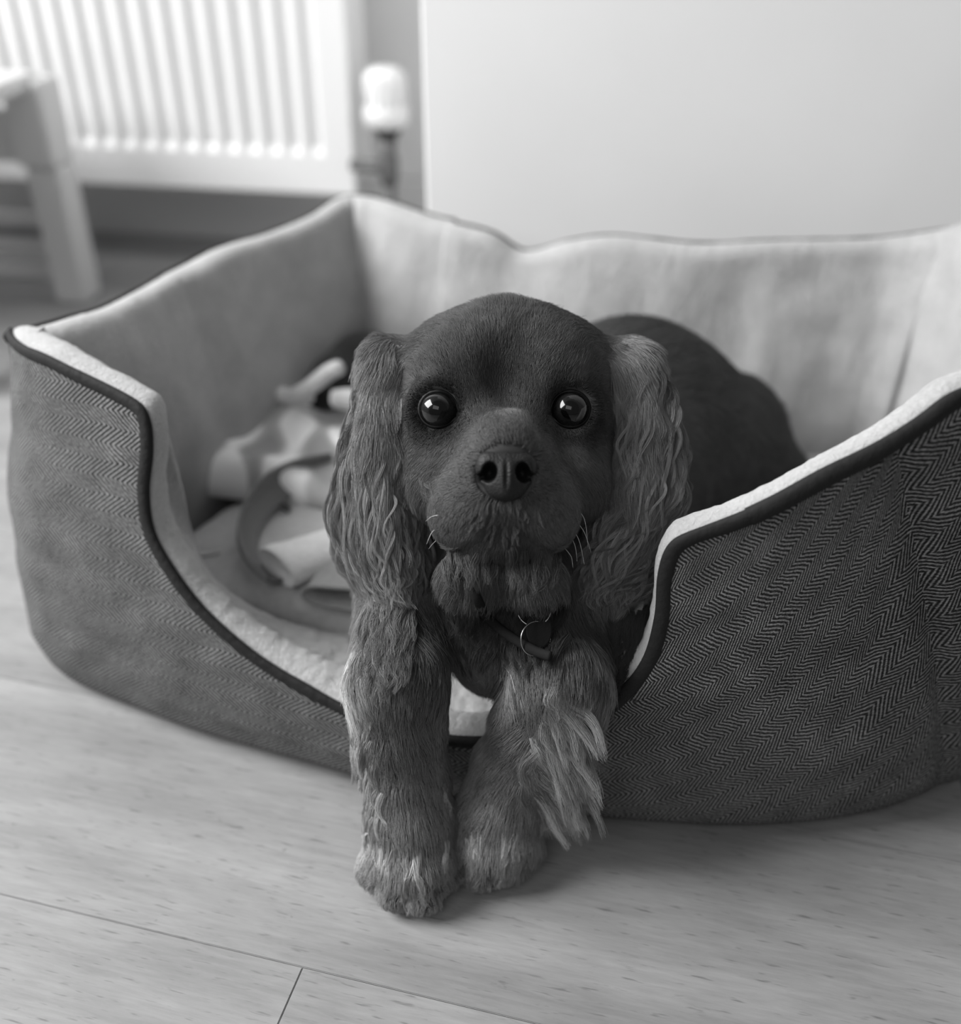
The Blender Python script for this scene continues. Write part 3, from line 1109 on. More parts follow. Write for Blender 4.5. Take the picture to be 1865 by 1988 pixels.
# forelegs hanging over the dipped rim
legA = [((-.038, .455, .132), .027), (Pd(772, 1325, .508), .0210), (Pd(776, 1400, .517), .0195), (Pd(788, 1500, .5335), .0188),
        (Pd(797, 1590, .5385), .0190), (Pd(797, 1655, .5395), .0185)]
legB = [((.046, .452, .130), .027), (Pd(1085, 1330, .508), .0205), (Pd(1043, 1405, .5205), .0190), (Pd(998, 1490, .5375), .0180),
        (Pd(970, 1570, .5455), .0185), (Pd(962, 1625, .548), .0180)]
for leg in (legA, legB):
    for (a, ra), (b, rb) in zip(leg[:-1], leg[1:]):
        capsule(a, b, ra, rb, .010)
# paws: four toes each, resting on the floor
PAWA = [(732, 1690, 1), (772, 1728, 0), (820, 1735, 0), (858, 1695, 1)]
PAWB = [(902, 1660, 1), (934, 1690, 0), (975, 1682, 0), (1015, 1645, 1)]
for toes, wrist in ((PAWA, Pd(797, 1655, .5395)), (PAWB, Pd(962, 1625, .548))):
    for px, py, side in toes:
        tip = Pz(px, py, .0115)
        capsule(wrist * .45 + tip * .55 + np.array([0, 0, .004]), tip, .0125, .0098, .0045)
        capsule(wrist, wrist * .45 + tip * .55 + np.array([0, 0, .004]), .0150, .0120, .008)
    for (xa, ya, _s), (xb, yb, _t) in zip(toes[:-1], toes[1:]):        # clefts between the toes
        mid_ = Pz((xa + xb) / 2, (ya + yb) / 2, .016)
        capsule(mid_ + unit(wrist - mid_) * .020 + np.array([0, 0, .006]), mid_ + unit(mid_ - wrist) * [1, 1, .2] * .010, .0016, .0050, .0035, sub=True)
    capsule(Pz(toes[1][0], toes[1][1] - 60, .0105), Pz(toes[2][0], toes[2][1] - 60, .0105), .0105, .0105, .006)   # pad


def surface_nets(f, lo, h):
    ins = f < 0
    nx, ny, nz = f.shape
    c = np.zeros((nx - 1, ny - 1, nz - 1), np.uint8)
    for i in (0, 1):
        for j in (0, 1):
            for k in (0, 1):
                c += ins[i:nx - 1 + i, j:ny - 1 + j, k:nz - 1 + k]
    act = np.argwhere((c > 0) & (c < 8))
    del c
    I, J, K_ = act.T
    val = {}
    for i in (0, 1):
        for j in (0, 1):
            for k in (0, 1):
                val[i, j, k] = f[I + i, J + j, K_ + k]
    acc = np.zeros((len(act), 3))
    cnt = np.zeros(len(act))
    cor = [(i, j, k) for i in (0, 1) for j in (0, 1) for k in (0, 1)]
    for a in cor:
        for ax in range(3):
            if a[ax] == 0:
                b = list(a)
                b[ax] = 1
                b = tuple(b)
                va, vb = val[a], val[b]
                m = (va < 0) != (vb < 0)
                t = np.where(m, va / np.where(m, va - vb, 1), 0)
                p = np.array(a, float)[None] * np.ones((len(act), 1))
                p[:, ax] = t
                acc += p * m[:, None]
                cnt += m
    V = lo + (act + acc / cnt[:, None]) * h
    key = (I.astype(np.int64) * ny + J) * nz + K_
    quads = []
    for ax in range(3):
        sl0 = [slice(None)] * 3
        sl1 = [slice(None)] * 3
        sl0[ax], sl1[ax] = slice(0, -1), slice(1, None)
        e = np.argwhere(ins[tuple(sl0)] != ins[tuple(sl1)])
        o1, o2 = [(1, 2), (2, 0), (0, 1)][ax]
        e = e[(e[:, o1] > 0) & (e[:, o2] > 0) & (e[:, o1] < f.shape[o1] - 1) & (e[:, o2] < f.shape[o2] - 1)]
        s_ = ins[e[:, 0], e[:, 1], e[:, 2]]
        q = []
        for d1, d2 in ((0, 0), (1, 0), (1, 1), (0, 1)):
            g = e.copy()
            g[:, o1] -= d1
            g[:, o2] -= d2
            kk_ = (g[:, 0].astype(np.int64) * ny + g[:, 1]) * nz + g[:, 2]
            q.append(np.searchsorted(key, kk_))
        q = np.stack(q, -1)
        q[~s_] = q[~s_][:, ::-1]
        quads.append(q)
    return V, np.vstack(quads)


BV, BF = surface_nets(FIELD, lo, GS)
BF = np.ascontiguousarray(BF)


def field_at(p):
    q = (p - lo) / GS
    q = np.clip(q, 0, np.array(gn) - 1.001)
    i = np.floor(q).astype(int)
    f = q - i
    r = 0
    for a in (0, 1):
        for b in (0, 1):
            for c in (0, 1):
                r = r + (f[:, 0] if a else 1 - f[:, 0]) * (f[:, 1] if b else 1 - f[:, 1]) * (f[:, 2] if c else 1 - f[:, 2]) \
                    * FIELD[i[:, 0] + a, i[:, 1] + b, i[:, 2] + c]
    return r


def grad_at(p, e=0.002):
    g = np.stack([field_at(p + np.eye(3)[k] * e) - field_at(p - np.eye(3)[k] * e) for k in range(3)], -1)
    return unit(g)


print('body verts', len(BV))
dog = tag(empty('dog', (.04, .5, 0.0)),
          'dark long-eared spaniel lying in the bed with its forelegs over the rim', 'dog')
M_skin = plain('dark_coat_skin', 0.055, 0.9, 0.1)
body = np_mesh('body', BV, BF, M_skin, dog)
body.modifiers.new('smooth', 'SMOOTH').iterations = 2

# ------------------------------------------------------------------ eyes, lids, nose
def eye_material():
    t = NT('dark_brown_eye')
    co = t.n('ShaderNodeTexCoord')
    sx = t.n('ShaderNodeSeparateXYZ')
    t.l(co.outputs['Object'], sx.inputs[0])
    r = t.math('SQRT', t.math('ADD', t.math('MULTIPLY', sx.outputs[0], sx.outputs[0]), t.math('MULTIPLY', sx.outputs[1], sx.outputs[1])))
    nz = t.n('ShaderNodeTexNoise', i_Scale=900.0, i_Detail=3.0)
    t.l(co.outputs['Object'], nz.inputs['Vector'])
    k = t.math('MULTIPLY', r, 100.0)
    iris = t.ramp(k, [(0.0, 0.001), (0.42, 0.001), (0.47, 0.009), (0.74, 0.014), (0.80, 0.004), (0.93, 0.006), (1.0, 0.08)])
    m = t.n('ShaderNodeMixRGB', blend_type='MULTIPLY')
    m.inputs[0].default_value = 1
    t.b.inputs['Specular IOR Level'].default_value = 0.05
    t.l(iris, m.inputs[1])
    t.l(t.ramp(nz.outputs[0], [(0.3, 0.6), (0.7, 1.2)]), m.inputs[2])
    t.l(m.outputs[0], t.b.inputs['Base Color'])
    t.b.inputs['Roughness'].default_value = 0.25
    t.b.inputs['Coat Weight'].default_value = 1.0
    t.b.inputs['Coat Roughness'].default_value = 0.015
    t.b.inputs['Coat IOR'].default_value = 1.45
    return t.m


M_eye = eye_material()
M_lid = plain('black_lid_skin', 0.008, 0.5, 0.3)
M_nose = NT('nose_leather')
co_ = M_nose.n('ShaderNodeTexCoord')
vo_ = M_nose.n('ShaderNodeTexVoronoi', i_Scale=1100.0)
M_nose.l(co_.outputs['Object'], vo_.inputs['Vector'])
M_nose.b.inputs['Base Color'].default_value = (.009, .009, .009, 1)
M_nose.b.inputs['Roughness'].default_value = 0.58
M_nose.b.inputs['Specular IOR Level'].default_value = 0.35
M_nose.bump(vo_.outputs['Distance'], 0.5, 0.0004)
M_nose = M_nose.m
hq = HEAD.T                                          # columns are the head axes
from mathutils import Matrix
for i, e in enumerate(EYES):
    bm = bmesh.new()
    bmesh.ops.create_uvsphere(bm, u_segments=48, v_segments=32, radius=0.0098)
    me = bpy.data.meshes.new('eyeball')
    for v in bm.verts:                               # cornea bulge
        r_ = math.hypot(v.co.x, v.co.y)
        if v.co.z > 0:
            v.co.z += 0.0009 * math.exp(-(r_ / .0062) ** 2)
    bm.to_mesh(me)
    bm.free()
    for pl_ in me.polygons:
        pl_.use_smooth = True
    me.materials.append(M_eye)
    o = link(bpy.data.objects.new('eye', me), dog)
    look = unit(CAM - e)
    rx = unit(np.cross(HY, look))
    ry = np.cross(look, rx)
    c = e - HZ * .0003
    o.matrix_basis = Matrix([[rx[0], ry[0], look[0], c[0] - dog.location[0]], [rx[1], ry[1], look[1], c[1] - dog.location[1]],
                             [rx[2], ry[2], look[2], c[2]], [0, 0, 0, 1]])
    a_ = np.linspace(0, 2 * np.pi, 44, endpoint=False)
    sg_ = -1 if i == 0 else 1
    ring = []
    for t_ in a_:
        x, y = math.cos(t_), math.sin(t_)
        rr_x, rr_y = 8.7, 8.2 if y > 0 else 8.1
        inner = max(0, -sg_ * x) ** 6 * max(0, 0.55 - y) * 1.9     # drawn-out inner corner
        X_ = rr_x * x + (-sg_) * inner * 1.6
        Y_ = rr_y * y - inner * 0.8 - 0.12 * sg_ * x
        ring.append(e + (X_ * HX + Y_ * HY) * .001 + HZ * (.0040 - .0016 * abs(x)))
    ring = np.array(ring)
    tube('eyelid', ring, 0.00150, M_lid, dog, seg=10, closed=True, up=HZ, flat=0.8)

# nose: its own distance field, same grower
F_BODY, lo_b, GS_b, gn_b, gx_b = FIELD, lo, GS, gn, gx
GS = 0.0005
nc = hp(-1, -19, 38)
lo = nc - .024
hi = nc + .024
gn = np.ceil((hi - lo) / GS).astype(int)
FIELD = np.full(gn, 0.05, np.float32)
gx = [lo[i] + GS * np.arange(gn[i], dtype=np.float32) for i in range(3)]
he(-1, -17.5, 40, 13.4, 9.6, 8.5, 3)
he(-1, -13.0, 38.5, 10.5, 6.5, 7.5, 4)
he(-1, -25.5, 39.5, 8.8, 5.6, 7.0, 4)
he(-1, -21.0, 45.0, 3.4, 7.6, 4.0, 3)
he(-9.2, -14.6, 42.0, 4.4, 5.0, 4.6, 4)
he(7.2, -14.6, 42.0, 4.4, 5.0, 4.6, 4)
for sgn in (-1, 1):
    he(sgn * 7.4 - 1, -18.6, 47.5, 3.5, 4.7, 13, 1.0, sub=True, rot=sgn * 12)
    he(sgn * 10.4 - 1, -20.2, 45.0, 3.4, 1.9, 7.5, 1.2, sub=True, rot=-sgn * 14)
capsule(hp(-1, -7, 49.0), hp(-1, -32, 48.8), .0008, .0008, .0012, sub=True)
nv, nf = surface_nets(FIELD, lo, GS)
no = np_mesh('nose', nv, np.ascontiguousarray(nf), M_nose, dog)
no.modifiers.new('smooth', 'SMOOTH').iterations = 3
no['label'] = 'dark leathery nose with two nostrils'
FIELD, lo, GS, gn, gx = F_BODY, lo_b, GS_b, gn_b, gx_b

# ------------------------------------------------------------------ fur
M_hair = hair_mat('coat_hair', 0.55, 0.30)


def hair(name, P, r0, r1, tint, parent, mat=M_hair):
    N, n = P.shape[:2]
    hc = bpy.data.hair_curves.new(name)
    hc.add_curves([n] * N)
    hc.attributes['position'].data.foreach_set('vector', np.ascontiguousarray(P, np.float32).ravel())
    ra = hc.attributes.get('radius') or hc.attributes.new('radius', 'FLOAT', 'POINT')
    t = np.linspace(0, 1, n)
    r0 = np.broadcast_to(np.asarray(r0, float), (N,))
    R = r0[:, None] * (1 - t[None] ** 1.6) + r1 * t[None] ** 1.6
    ra.data.foreach_set('value', np.ascontiguousarray(R, np.float32).ravel())
    ta = hc.attributes.new('tint', 'FLOAT', 'CURVE')
    ta.data.foreach_set('value', np.ascontiguousarray(tint, np.float32))
    hc.materials.append(mat)
    o = link(bpy.data.objects.new(name, hc), parent)
    o['kind'] = 'stuff'
    return o


# anchors: place, lie of the hair, length mm, albedo, lift
A = []


def an(p, d, L, tint, lift=0.25):
    A.append(np.concatenate([p, unit(np.asarray(d, float)), [L, tint, lift]]))


def anh(a, b, c, d, L, tint, lift=0.25, mirror=True):
    """anchor in face coordinates; direction in face axes too"""
    d = np.asarray(d, float)
    an(hp(a, b, c), d @ HEAD, L, tint, lift)
    if mirror:
        an(hp(-a, b, c), (d * [-1, 1, 1]) @ HEAD, L, tint, lift)


T0 = 0.078
for cx_e, sg_ in ((-33, -1), (31, 1)):
    for k_ in range(12):
        t_ = 2 * math.pi * k_ / 12
        dx_, dy_ = math.cos(t_), math.sin(t_)
        anh(cx_e + dx_ * 12.8, 13.6 + dy_ * 12.2, 3, (dx_ + sg_ * .6, dy_ * .8, -.1), 2.0, T0 * .22, .12, False)
anh(0, 4, 26, (0, 1, -.3), 3.5, T0 * 1.45, .2, False)
anh(0, -5, 34, (0, 1, -.2), 2.5, T0 * 0.75, .2, False)
anh(0, 16, 12, (0, 1, -.2), 3.5, T0 * .5, .2, False)
anh(0, 28, 8, (0, 1, -.1), 4.5, T0 * .22, .2, False)
anh(-8, 26, 8, (-.2, 1, -.1), 4.5, T0 * .30, .2)
anh(-14, 17, 7, (-.3, 1, -.1), 3.5, T0 * .32, .2)
anh(2, 42, 6, (.05, 1, -.2), 6, T0 * .42, .25, False)
anh(-7, 55, -2, (-.30, 1, -.4), 9, T0 * 1.1, .3, False)
anh(10, 55, -2, (.35, 1, -.4), 9, T0 * 1.1, .3, False)
anh(1, 66, -14, (.0, 1, -.6), 10, T0 * 1.0, .3, False)
anh(1, 70, -34, (.0, .4, -1), 10, T0 * 1.2, .25, False)
anh(-24, 60, -18, (-.9, .7, -.4), 8, T0 * 1.1)
anh(-34, 50, -16, (-1, .15, -.5), 8, T0 * .95)
anh(-22, 40, 4, (-.5, 1, -.2), 5, T0 * .85)
anh(-16, 28, 8, (-.4, 1, -.1), 4, T0 * .60)
anh(-34, 30, 4, (-.6, .9, -.2), 4.5, T0 * 1.1)
anh(-45, 30, -10, (-1, .3, -.5), 6, T0 * 1.1)
anh(-45, 10, -10, (-.8, -.5, -.5), 5, T0 * .9)
anh(-33, 24.5, 5, (-.2, 1, 0), 2.5, T0 * .30)
anh(-44, 14, 0, (-.9, .2, -.3), 2.5, T0 * .35)
anh(-22, 14, 2, (.3, .8, 0), 2.5, T0 * .35)
anh(-33, 2.0, 3, (-.1, -1, 0), 2.2, T0 * .55)
anh(-19, 5, 6, (-.5, -.9, 0), 2.5, T0 * .45)
anh(-12, 10, 10, (-.4, .9, 0), 3, T0 * .6)
anh(-30, -8, 8, (-.5, -.8, -.2), 4.5, T0 * 1.2)
anh(-44, -6, -6, (-.7, -.8, -.3), 7, T0 * 1.1)
anh(-46, -18, -12, (-.6, -.9, -.2), 10, T0 * 1.0, .35)
anh(-38, -30, -4, (-.5, -1, -.1), 10, T0 * 1.0, .35)
anh(-18, -10, 26, (-.7, .25, -.5), 3.0, T0 * 1.1)
anh(-26, -20, 26, (-.9, -.2, -.4), 3.5, T0 * 1.25)
anh(-14, -22, 36, (-1, -.2, -.3), 2.5, T0 * 1.1)
anh(-28, -34, 24, (-.7, -.7, -.2), 4.5, T0 * 1.45)
anh(-18, -42, 30, (-.5, -1, -.1), 4.5, T0 * 1.25)
anh(-8, -34, 38, (-.35, -1, .1), 3.5, T0 * 1.05)
anh(-3, -33, 41, (-.1, -1, .1), 7, T0 * .95)
anh(-3, -44, 36, (-.1, -1, .1), 7, T0 * .6)
anh(-7, -52, 26, (-.15, -1, .1), 6, T0 * .5)
anh(0, -56, 22, (0, -1, .1), 6, T0 * .9, .25, False)
anh(-22, -54, 12, (-.3, -1, 0), 6, T0 * 1.1)
anh(-14, -62, 0, (-.1, -1, .1), 13, T0 * .85, .3)
anh(-30, -50, -20, (-.2, -1, -.1), 12, T0 * .8, .3)
# neck, throat, chest
for x_, y_ in ((890, 1110), (935, 1120), (1015, 1120), (1060, 1125), (905, 1150), (1045, 1155)):
    an(Pd(x_, y_, .482), ((x_ - 975) * .0006, -.15, -1), 15, T0 * 1.1, .2)
anh(-40, -34, -22, (-.2, -1, 0), 10, T0 * .3, .2)  # shade of the gap between cheek and ear put into the tint
anh(-34, -48, -24, (-.2, -1, 0), 10, T0 * .35, .2)
for x in (-.03, .01, .05):
    an((x, .440, .165), (x * 3 - .05, -.25, -1), 22, T0 * .95, .25)
    an((x, .405, .140), (x * 2, -.12, -1), 20, T0 * .42, .22)  # chest tinted darker from here: shade under the chin put into the colour
an((-.025, .395, .115), (-.2, -.1, -1), 18, T0 * .6, .25)
an((.050, .395, .115), (.4, -.1, -1), 18, T0 * .5, .25)
an((.018, .385, .105), (0, -.1, -1), 16, T0 * .4, .2)
# back, flanks, hindquarters
for p, d in (((.02, .50, .19), (.3, 1, .1)), ((.08, .56, .19), (.6, 1, 0)), ((.12, .62, .19), (.8, .7, -.1)), ((.18, .64, .15), (1, .4, -.5)),
             ((.14, .56, .14), (.7, .3, -.8)), ((.09, .50, .13), (.5, .2, -1)), ((.20, .60, .10), (.8, -.2, -.6)), ((.23, .66, .10), (.8, .2, -.7)),
             ((0, .56, .14), (-.2, .6, -.8)), ((.02, .62, .16), (-.3, .8, -.5)), ((.10, .47, .12), (.5, -.2, -1))):
    an(p, d, 16, T0 * 1.0, .2)
# forelegs: hair runs down the leg and fans out
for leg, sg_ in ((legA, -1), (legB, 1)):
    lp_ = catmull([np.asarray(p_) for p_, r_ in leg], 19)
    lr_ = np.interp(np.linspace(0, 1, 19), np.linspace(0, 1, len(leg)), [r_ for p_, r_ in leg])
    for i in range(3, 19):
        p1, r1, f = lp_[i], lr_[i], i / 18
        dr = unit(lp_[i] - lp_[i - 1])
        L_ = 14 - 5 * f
        mid = T0 * (.95 + 2.7 * f)  # paler down the leg: stronger light on the lower legs painted in
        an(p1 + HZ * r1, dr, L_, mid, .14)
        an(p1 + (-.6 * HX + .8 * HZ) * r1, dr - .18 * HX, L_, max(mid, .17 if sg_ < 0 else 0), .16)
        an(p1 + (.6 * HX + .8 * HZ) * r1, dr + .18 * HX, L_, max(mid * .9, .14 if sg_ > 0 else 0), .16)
        an(p1 - HX * r1, dr - .35 * HX, L_ + (4 if sg_ < 0 else 0), .50 if sg_ < 0 else .20, .3)  # left leg's outer side: pale feathering plus window light painted into the tint
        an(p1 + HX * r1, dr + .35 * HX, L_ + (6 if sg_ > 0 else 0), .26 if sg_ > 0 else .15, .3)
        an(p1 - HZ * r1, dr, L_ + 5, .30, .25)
for toes, wrist, sg_ in ((PAWA, Pd(797, 1655, .5395), -1), (PAWB, Pd(962, 1625, .548), 1)):
    for px, py, side in toes:
        tip = Pz(px, py, .0115)
        f = unit((tip - wrist) * [1, 1, .4])
        an(tip + [0, 0, .0085], f + [0, 0, -.25], 5.5, .24, .12)  # paw tints raised as well, extra light put into the colour
        an(tip + f * .009, f * .3 + [0, 0, -1], 5, .28, .12)
        an(tip * .5 + wrist * .5 + [0, 0, .010], f + [0, 0, -.1], 8, .24, .14)
    an(Pz(toes[0][0] - 35, toes[0][1] - 25, .013), (-.5, -.5, -.6), 7, .38 if sg_ < 0 else .15, .25)
    an(Pz(toes[3][0] + 35, toes[3][1] - 25, .013), (.5, -.5, -.6), 7, .34 if sg_ > 0 else .14, .25)
A = np.array(A)
# ears get a uniform downward lie
for L in (EARL, EARR):
    for px, py, w_, h_ in L:
        for dx in (-w_ * .6, w_ * .6):
            p = Pd(px + dx, py, EAR_D - .006)
            sg_ = -1 if L is EARL else 1
            A = np.vstack([A, np.concatenate([p, unit((sg_ * .35 if py < 760 else 0.0) * HX - HY + .05 * HZ), [13, .22 if sg_ < 0 else .19, .22]])])  # left ear a little paler, window-side light in the tint


def lie(p):
    out = np.zeros((len(p), 9))
    for s_ in range(0, len(p), 20000):
        q = p[s_:s_ + 20000]
        d2 = ((q[:, None] - A[None, :, :3]) ** 2).sum(-1)
        w = 1 / (d2 + 9e-6) ** 2.2
        w /= w.sum(1, keepdims=True)
        out[s_:s_ + 20000] = w @ A
    return out


def sample_surface(N, weight):
    tri = np.vstack([BF[:, [0, 1, 2]], BF[:, [0, 2, 3]]])
    a, b, c = BV[tri[:, 0]], BV[tri[:, 1]], BV[tri[:, 2]]
    nn = np.cross(b - a, c - a)
    ar = np.linalg.norm(nn, axis=1) / 2
    cent = (a + b + c) / 3
    w = ar * weight(cent, unit(nn))
    i = rng.choice(len(tri), N, p=w / w.sum())
    u, v = rng.random(N), rng.random(N)
    m = u + v > 1
    u[m], v[m] = 1 - u[m], 1 - v[m]
    return a[i] + (b - a)[i] * u[:, None] + (c - a)[i] * v[:, None]


def weight(c, n):
    px_ = pix(c)
    toward = (unit(CAM - c) * n).sum(1)
    w = np.where(toward > -0.25, 1.0, 0.15)
    hd = (c - HC) @ HEAD.T
    face = (hd[:, 1] > -.07) & (hd[:, 2] > -.055)
    w = w * np.where(face, 2.2, 1.0)
    w = w * np.where((c[:, 1] > .56), 0.45, 1.0)
    w = w * np.where(c[:, 2] < .004, 0.05, 1.0)
    # bare skin: eyes and nose
    for e in EYES:
        w = w * np.where(np.linalg.norm((c - e) @ HEAD[:2].T, axis=1) < .0103, 0, 1)
    q = (c - hp(-1, -17, 38))
    qn = (q @ HX / .0134) ** 2 + ((q @ HY + .0015) / .0122) ** 2
    w = w * np.where((qn < 1) & (q @ HZ > -.010), 0, 1)
    return w


def grow(N, wt, npt=7, rad=(.00013, .00003), lenmul=1.0, clump=0.35, cdiv=22, seed=0, tmul=1.0):
    R = sample_surface(N, wt)
    g = grad_at(R)
    a = lie(R)
    D, L, T, lift = a[:, 3:6], a[:, 6] * .001 * lenmul, a[:, 7], a[:, 8]
    # large soft variation in the lie, and small per-strand scatter
    nv_ = np.stack([noise3(R, 90, 31 + seed + k) for k in range(3)], -1) * .28 + np.stack([noise3(R, 320, 41 + seed + k) for k in range(3)], -1) * .18
    nv_ = nv_ * np.where((R[:, 2] < .11) & (R[:, 1] < .42), .45, 1.0)[:, None]
    D = unit(D) + nv_ + rng.normal(0, .10, (N, 3))
    D = unit(D - (D * g).sum(1, keepdims=True) * g)
    L = L * (0.7 + 0.6 * rng.random(N)) * (1 + .2 * noise3(R, 160, 50 + seed))
    P = np.zeros((N, npt, 3))
    P[:, 0] = R - g * .0006
    st = (L / (npt - 1))[:, None]
    cur = P[:, 0].copy()
    d = unit(D + g * (lift + .15 + rng.random(N) * .15)[:, None])
    for k in range(1, npt):
        cur = cur + d * st
        f = field_at(cur)
        gg = grad_at(cur) if k % 2 == 1 else gg
        want = .0006 + L * lift * .5 * (k / npt)
        cur = cur + gg * np.clip(want - f, 0, .004)[:, None]
        P[:, k] = cur
        d = unit(d - gg * ((d * gg).sum(1) * .35)[:, None] + rng.normal(0, .05, (N, 3)) + D * .15)
    # clumps
    C_ = rng.choice(N, max(N // cdiv, 2), replace=False)
    kd = kdtree.KDTree(len(C_))
    for j, c in enumerate(C_):
        kd.insert(R[c], j)
    kd.balance()
    near = np.array([C_[kd.find(r)[1]] for r in R])
    tt = np.linspace(0, 1, npt) ** 1.5
    far = np.linalg.norm(R - R[near], axis=1) < .006
    cl = clump * far * (0.5 + rng.random(N))
    P = P * (1 - (cl[:, None] * tt)[..., None]) + P[near] * ((cl[:, None] * tt)[..., None])
    tint = T * (0.72 + 0.5 * rng.random(N)) * (1 + .25 * noise3(R[near], 400, 77)) * (1 + .15 * noise3(R, 60, 78)) * tmul
    return P, tint, rad


def is_face(c):
    hd = (c - HC) @ HEAD.T
    return (hd[:, 1] > -.060) & (hd[:, 2] > -.040) & (np.abs(hd[:, 0]) < .052)


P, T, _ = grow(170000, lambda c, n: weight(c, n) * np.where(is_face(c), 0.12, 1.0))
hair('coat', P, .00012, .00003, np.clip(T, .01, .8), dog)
P, T, _ = grow(150000, lambda c, n: weight(c, n) * np.where(is_face(c), 1.0, 0.0), npt=6, clump=.18, cdiv=30, seed=5)
hair('face_fur', P, .000095, .000022, np.clip(T, .006, .8), dog)


def hit(px, py, default=.52):
    """distance along the view ray to the dog's surface"""
    px, py = np.asarray(px, float), np.asarray(py, float)
    r = ray(px, py)
    d = np.full(px.shape, .40)
    done = np.zeros(px.shape, bool)
    for _ in range(90):
        p = CAM + r * d[..., None]
        inside = ((p > lo) & (p < hi)).all(-1)
        f = np.where(inside, field_at(p.reshape(-1, 3)).reshape(px.shape), .01)
        done |= inside & (f < .0004)
        d = np.where(done, d, d + np.clip(f * .8, .0007, .008))
    return np.where(done & (d < .75), d, default)


def strands_on(guides, n_str, r0, amp=0.0, cyc=1.5, out=HZ, taper=1.4, tip=.25, frizz=.0003, spread=None, lenvar=.25):
    """guides (M, n, 3) -> strands gathered round every guide, waving together"""
    M, n, _ = guides.shape
    t = np.linspace(0, 1, n)
    tg = unit(np.gradient(guides, axis=1))
    sd = unit(np.cross(tg, out))
    oo = np.cross(sd, tg)
    ph = rng.random(M) * 6.28
    am = np.asarray(amp) * (0.5 + rng.random(M))
    cy_ = cyc * (0.75 + .5 * rng.random(M))
    rampw = np.clip(t * 3, 0, 1)
    w1 = am[:, None] * np.sin(ph[:, None] + 6.283 * cy_[:, None] * t) * rampw
    w2 = .25 * am[:, None] * np.cos(ph[:, None] + 6.283 * cy_[:, None] * t) * rampw
    G = guides + sd * w1[..., None] + oo * w2[..., None]
    r0 = np.broadcast_to(np.asarray(r0, float), (M,))
    S = np.zeros((M, n_str, n, 3))
    th = rng.random((M, n_str)) * 6.283
    rr = np.sqrt(rng.random((M, n_str))) * r0[:, None]
    prof = (1 - (1 - tip) * t ** taper) * (0.55 + .45 * np.clip(t * 5, 0, 1))
    o1 = (rr * np.cos(th))[..., None] * prof
    o2 = (rr * np.sin(th) * .6)[..., None] * prof
    fr = frizz * (np.sin(t * (5 + 7 * rng.random((M, n_str, 1))) + rng.random((M, n_str, 1)) * 6.28) * t)
    ln = 1 - lenvar * rng.random((M, n_str, 1))
    tt = t[None, None] * ln * (n - 1)
    i = np.minimum(tt.astype(int), n - 2)
    f = (tt - i)[..., None]
    mi = np.arange(M)[:, None, None]
    Gs = G[mi, i] * (1 - f) + G[mi, i + 1] * f
    sds = sd[mi, i] * (1 - f) + sd[mi, i + 1] * f
    oos = oo[mi, i] * (1 - f) + oo[mi, i + 1] * f
    S = Gs + sds * (o1 + fr)[..., None] + oos * o2[..., None]
    return S.reshape(M * n_str, n, 3)


def px_guides(paths, n=20, off=.002, off_end=None, default=.52, smooth=4):
    """paths (M, k, 2) in pixels, laid on the dog's surface"""
    M = len(paths)
    Q = np.stack([resample(catmull(p, 60), n) for p in paths])
    d = hit(Q[..., 0], Q[..., 1], np.nan)
    for k in range(1, n):                            # past the silhouette keep the last depth, slipping back
        d[:, k] = np.where(np.isnan(d[:, k]), d[:, k - 1] + .0006, d[:, k])
    for k in range(n - 2, -1, -1):
        d[:, k] = np.where(np.isnan(d[:, k]), d[:, k + 1] + .0006, d[:, k])
    d = np.where(np.isnan(d), default, d)
    jump = np.abs(np.diff(d, axis=1)) > .012         # do not leap to a surface far behind
    for k in range(1, n):
        d[:, k] = np.where(np.abs(d[:, k] - d[:, k - 1]) > .012, d[:, k - 1] + np.sign(d[:, k] - d[:, k - 1]) * .002, d[:, k])
    for _ in range(smooth):
        d[:, 1:-1] = (d[:, :-2] + d[:, 1:-1] * 2 + d[:, 2:]) / 4
    off_end = off if off_end is None else off_end
    t = np.linspace(0, 1, n)
    o_ = np.asarray(off)[..., None] * (1 - t) + np.asarray(off_end)[..., None] * t
    return Pd(Q[..., 0], Q[..., 1], d - o_)


def lock_tints(M, n_str, lo_, hi_):
    b = lo_ + (hi_ - lo_) * rng.random(M) ** 1.4
    return (b[:, None] * (0.75 + .45 * rng.random((M, n_str)))).ravel()


# ears: outline tables (py, left, right)
EL = np.array([(664, 728, 792), (700, 706, 795), (750, 698, 790), (800, 690, 785), (850, 670, 790), (900, 655, 800), (960, 645, 815),
               (1020, 641, 828), (1080, 650, 838), (1130, 675, 842), (1178, 735, 820)], float)
ER = np.array([(664, 1200, 1248), (700, 1185, 1283), (750, 1182, 1308), (800, 1185, 1318), (850, 1188, 1326), (900, 1180, 1330), (960, 1168, 1328),
               (1020, 1150, 1316), (1080, 1120, 1300), (1130, 1106, 1280), (1188, 1130, 1235)], float)


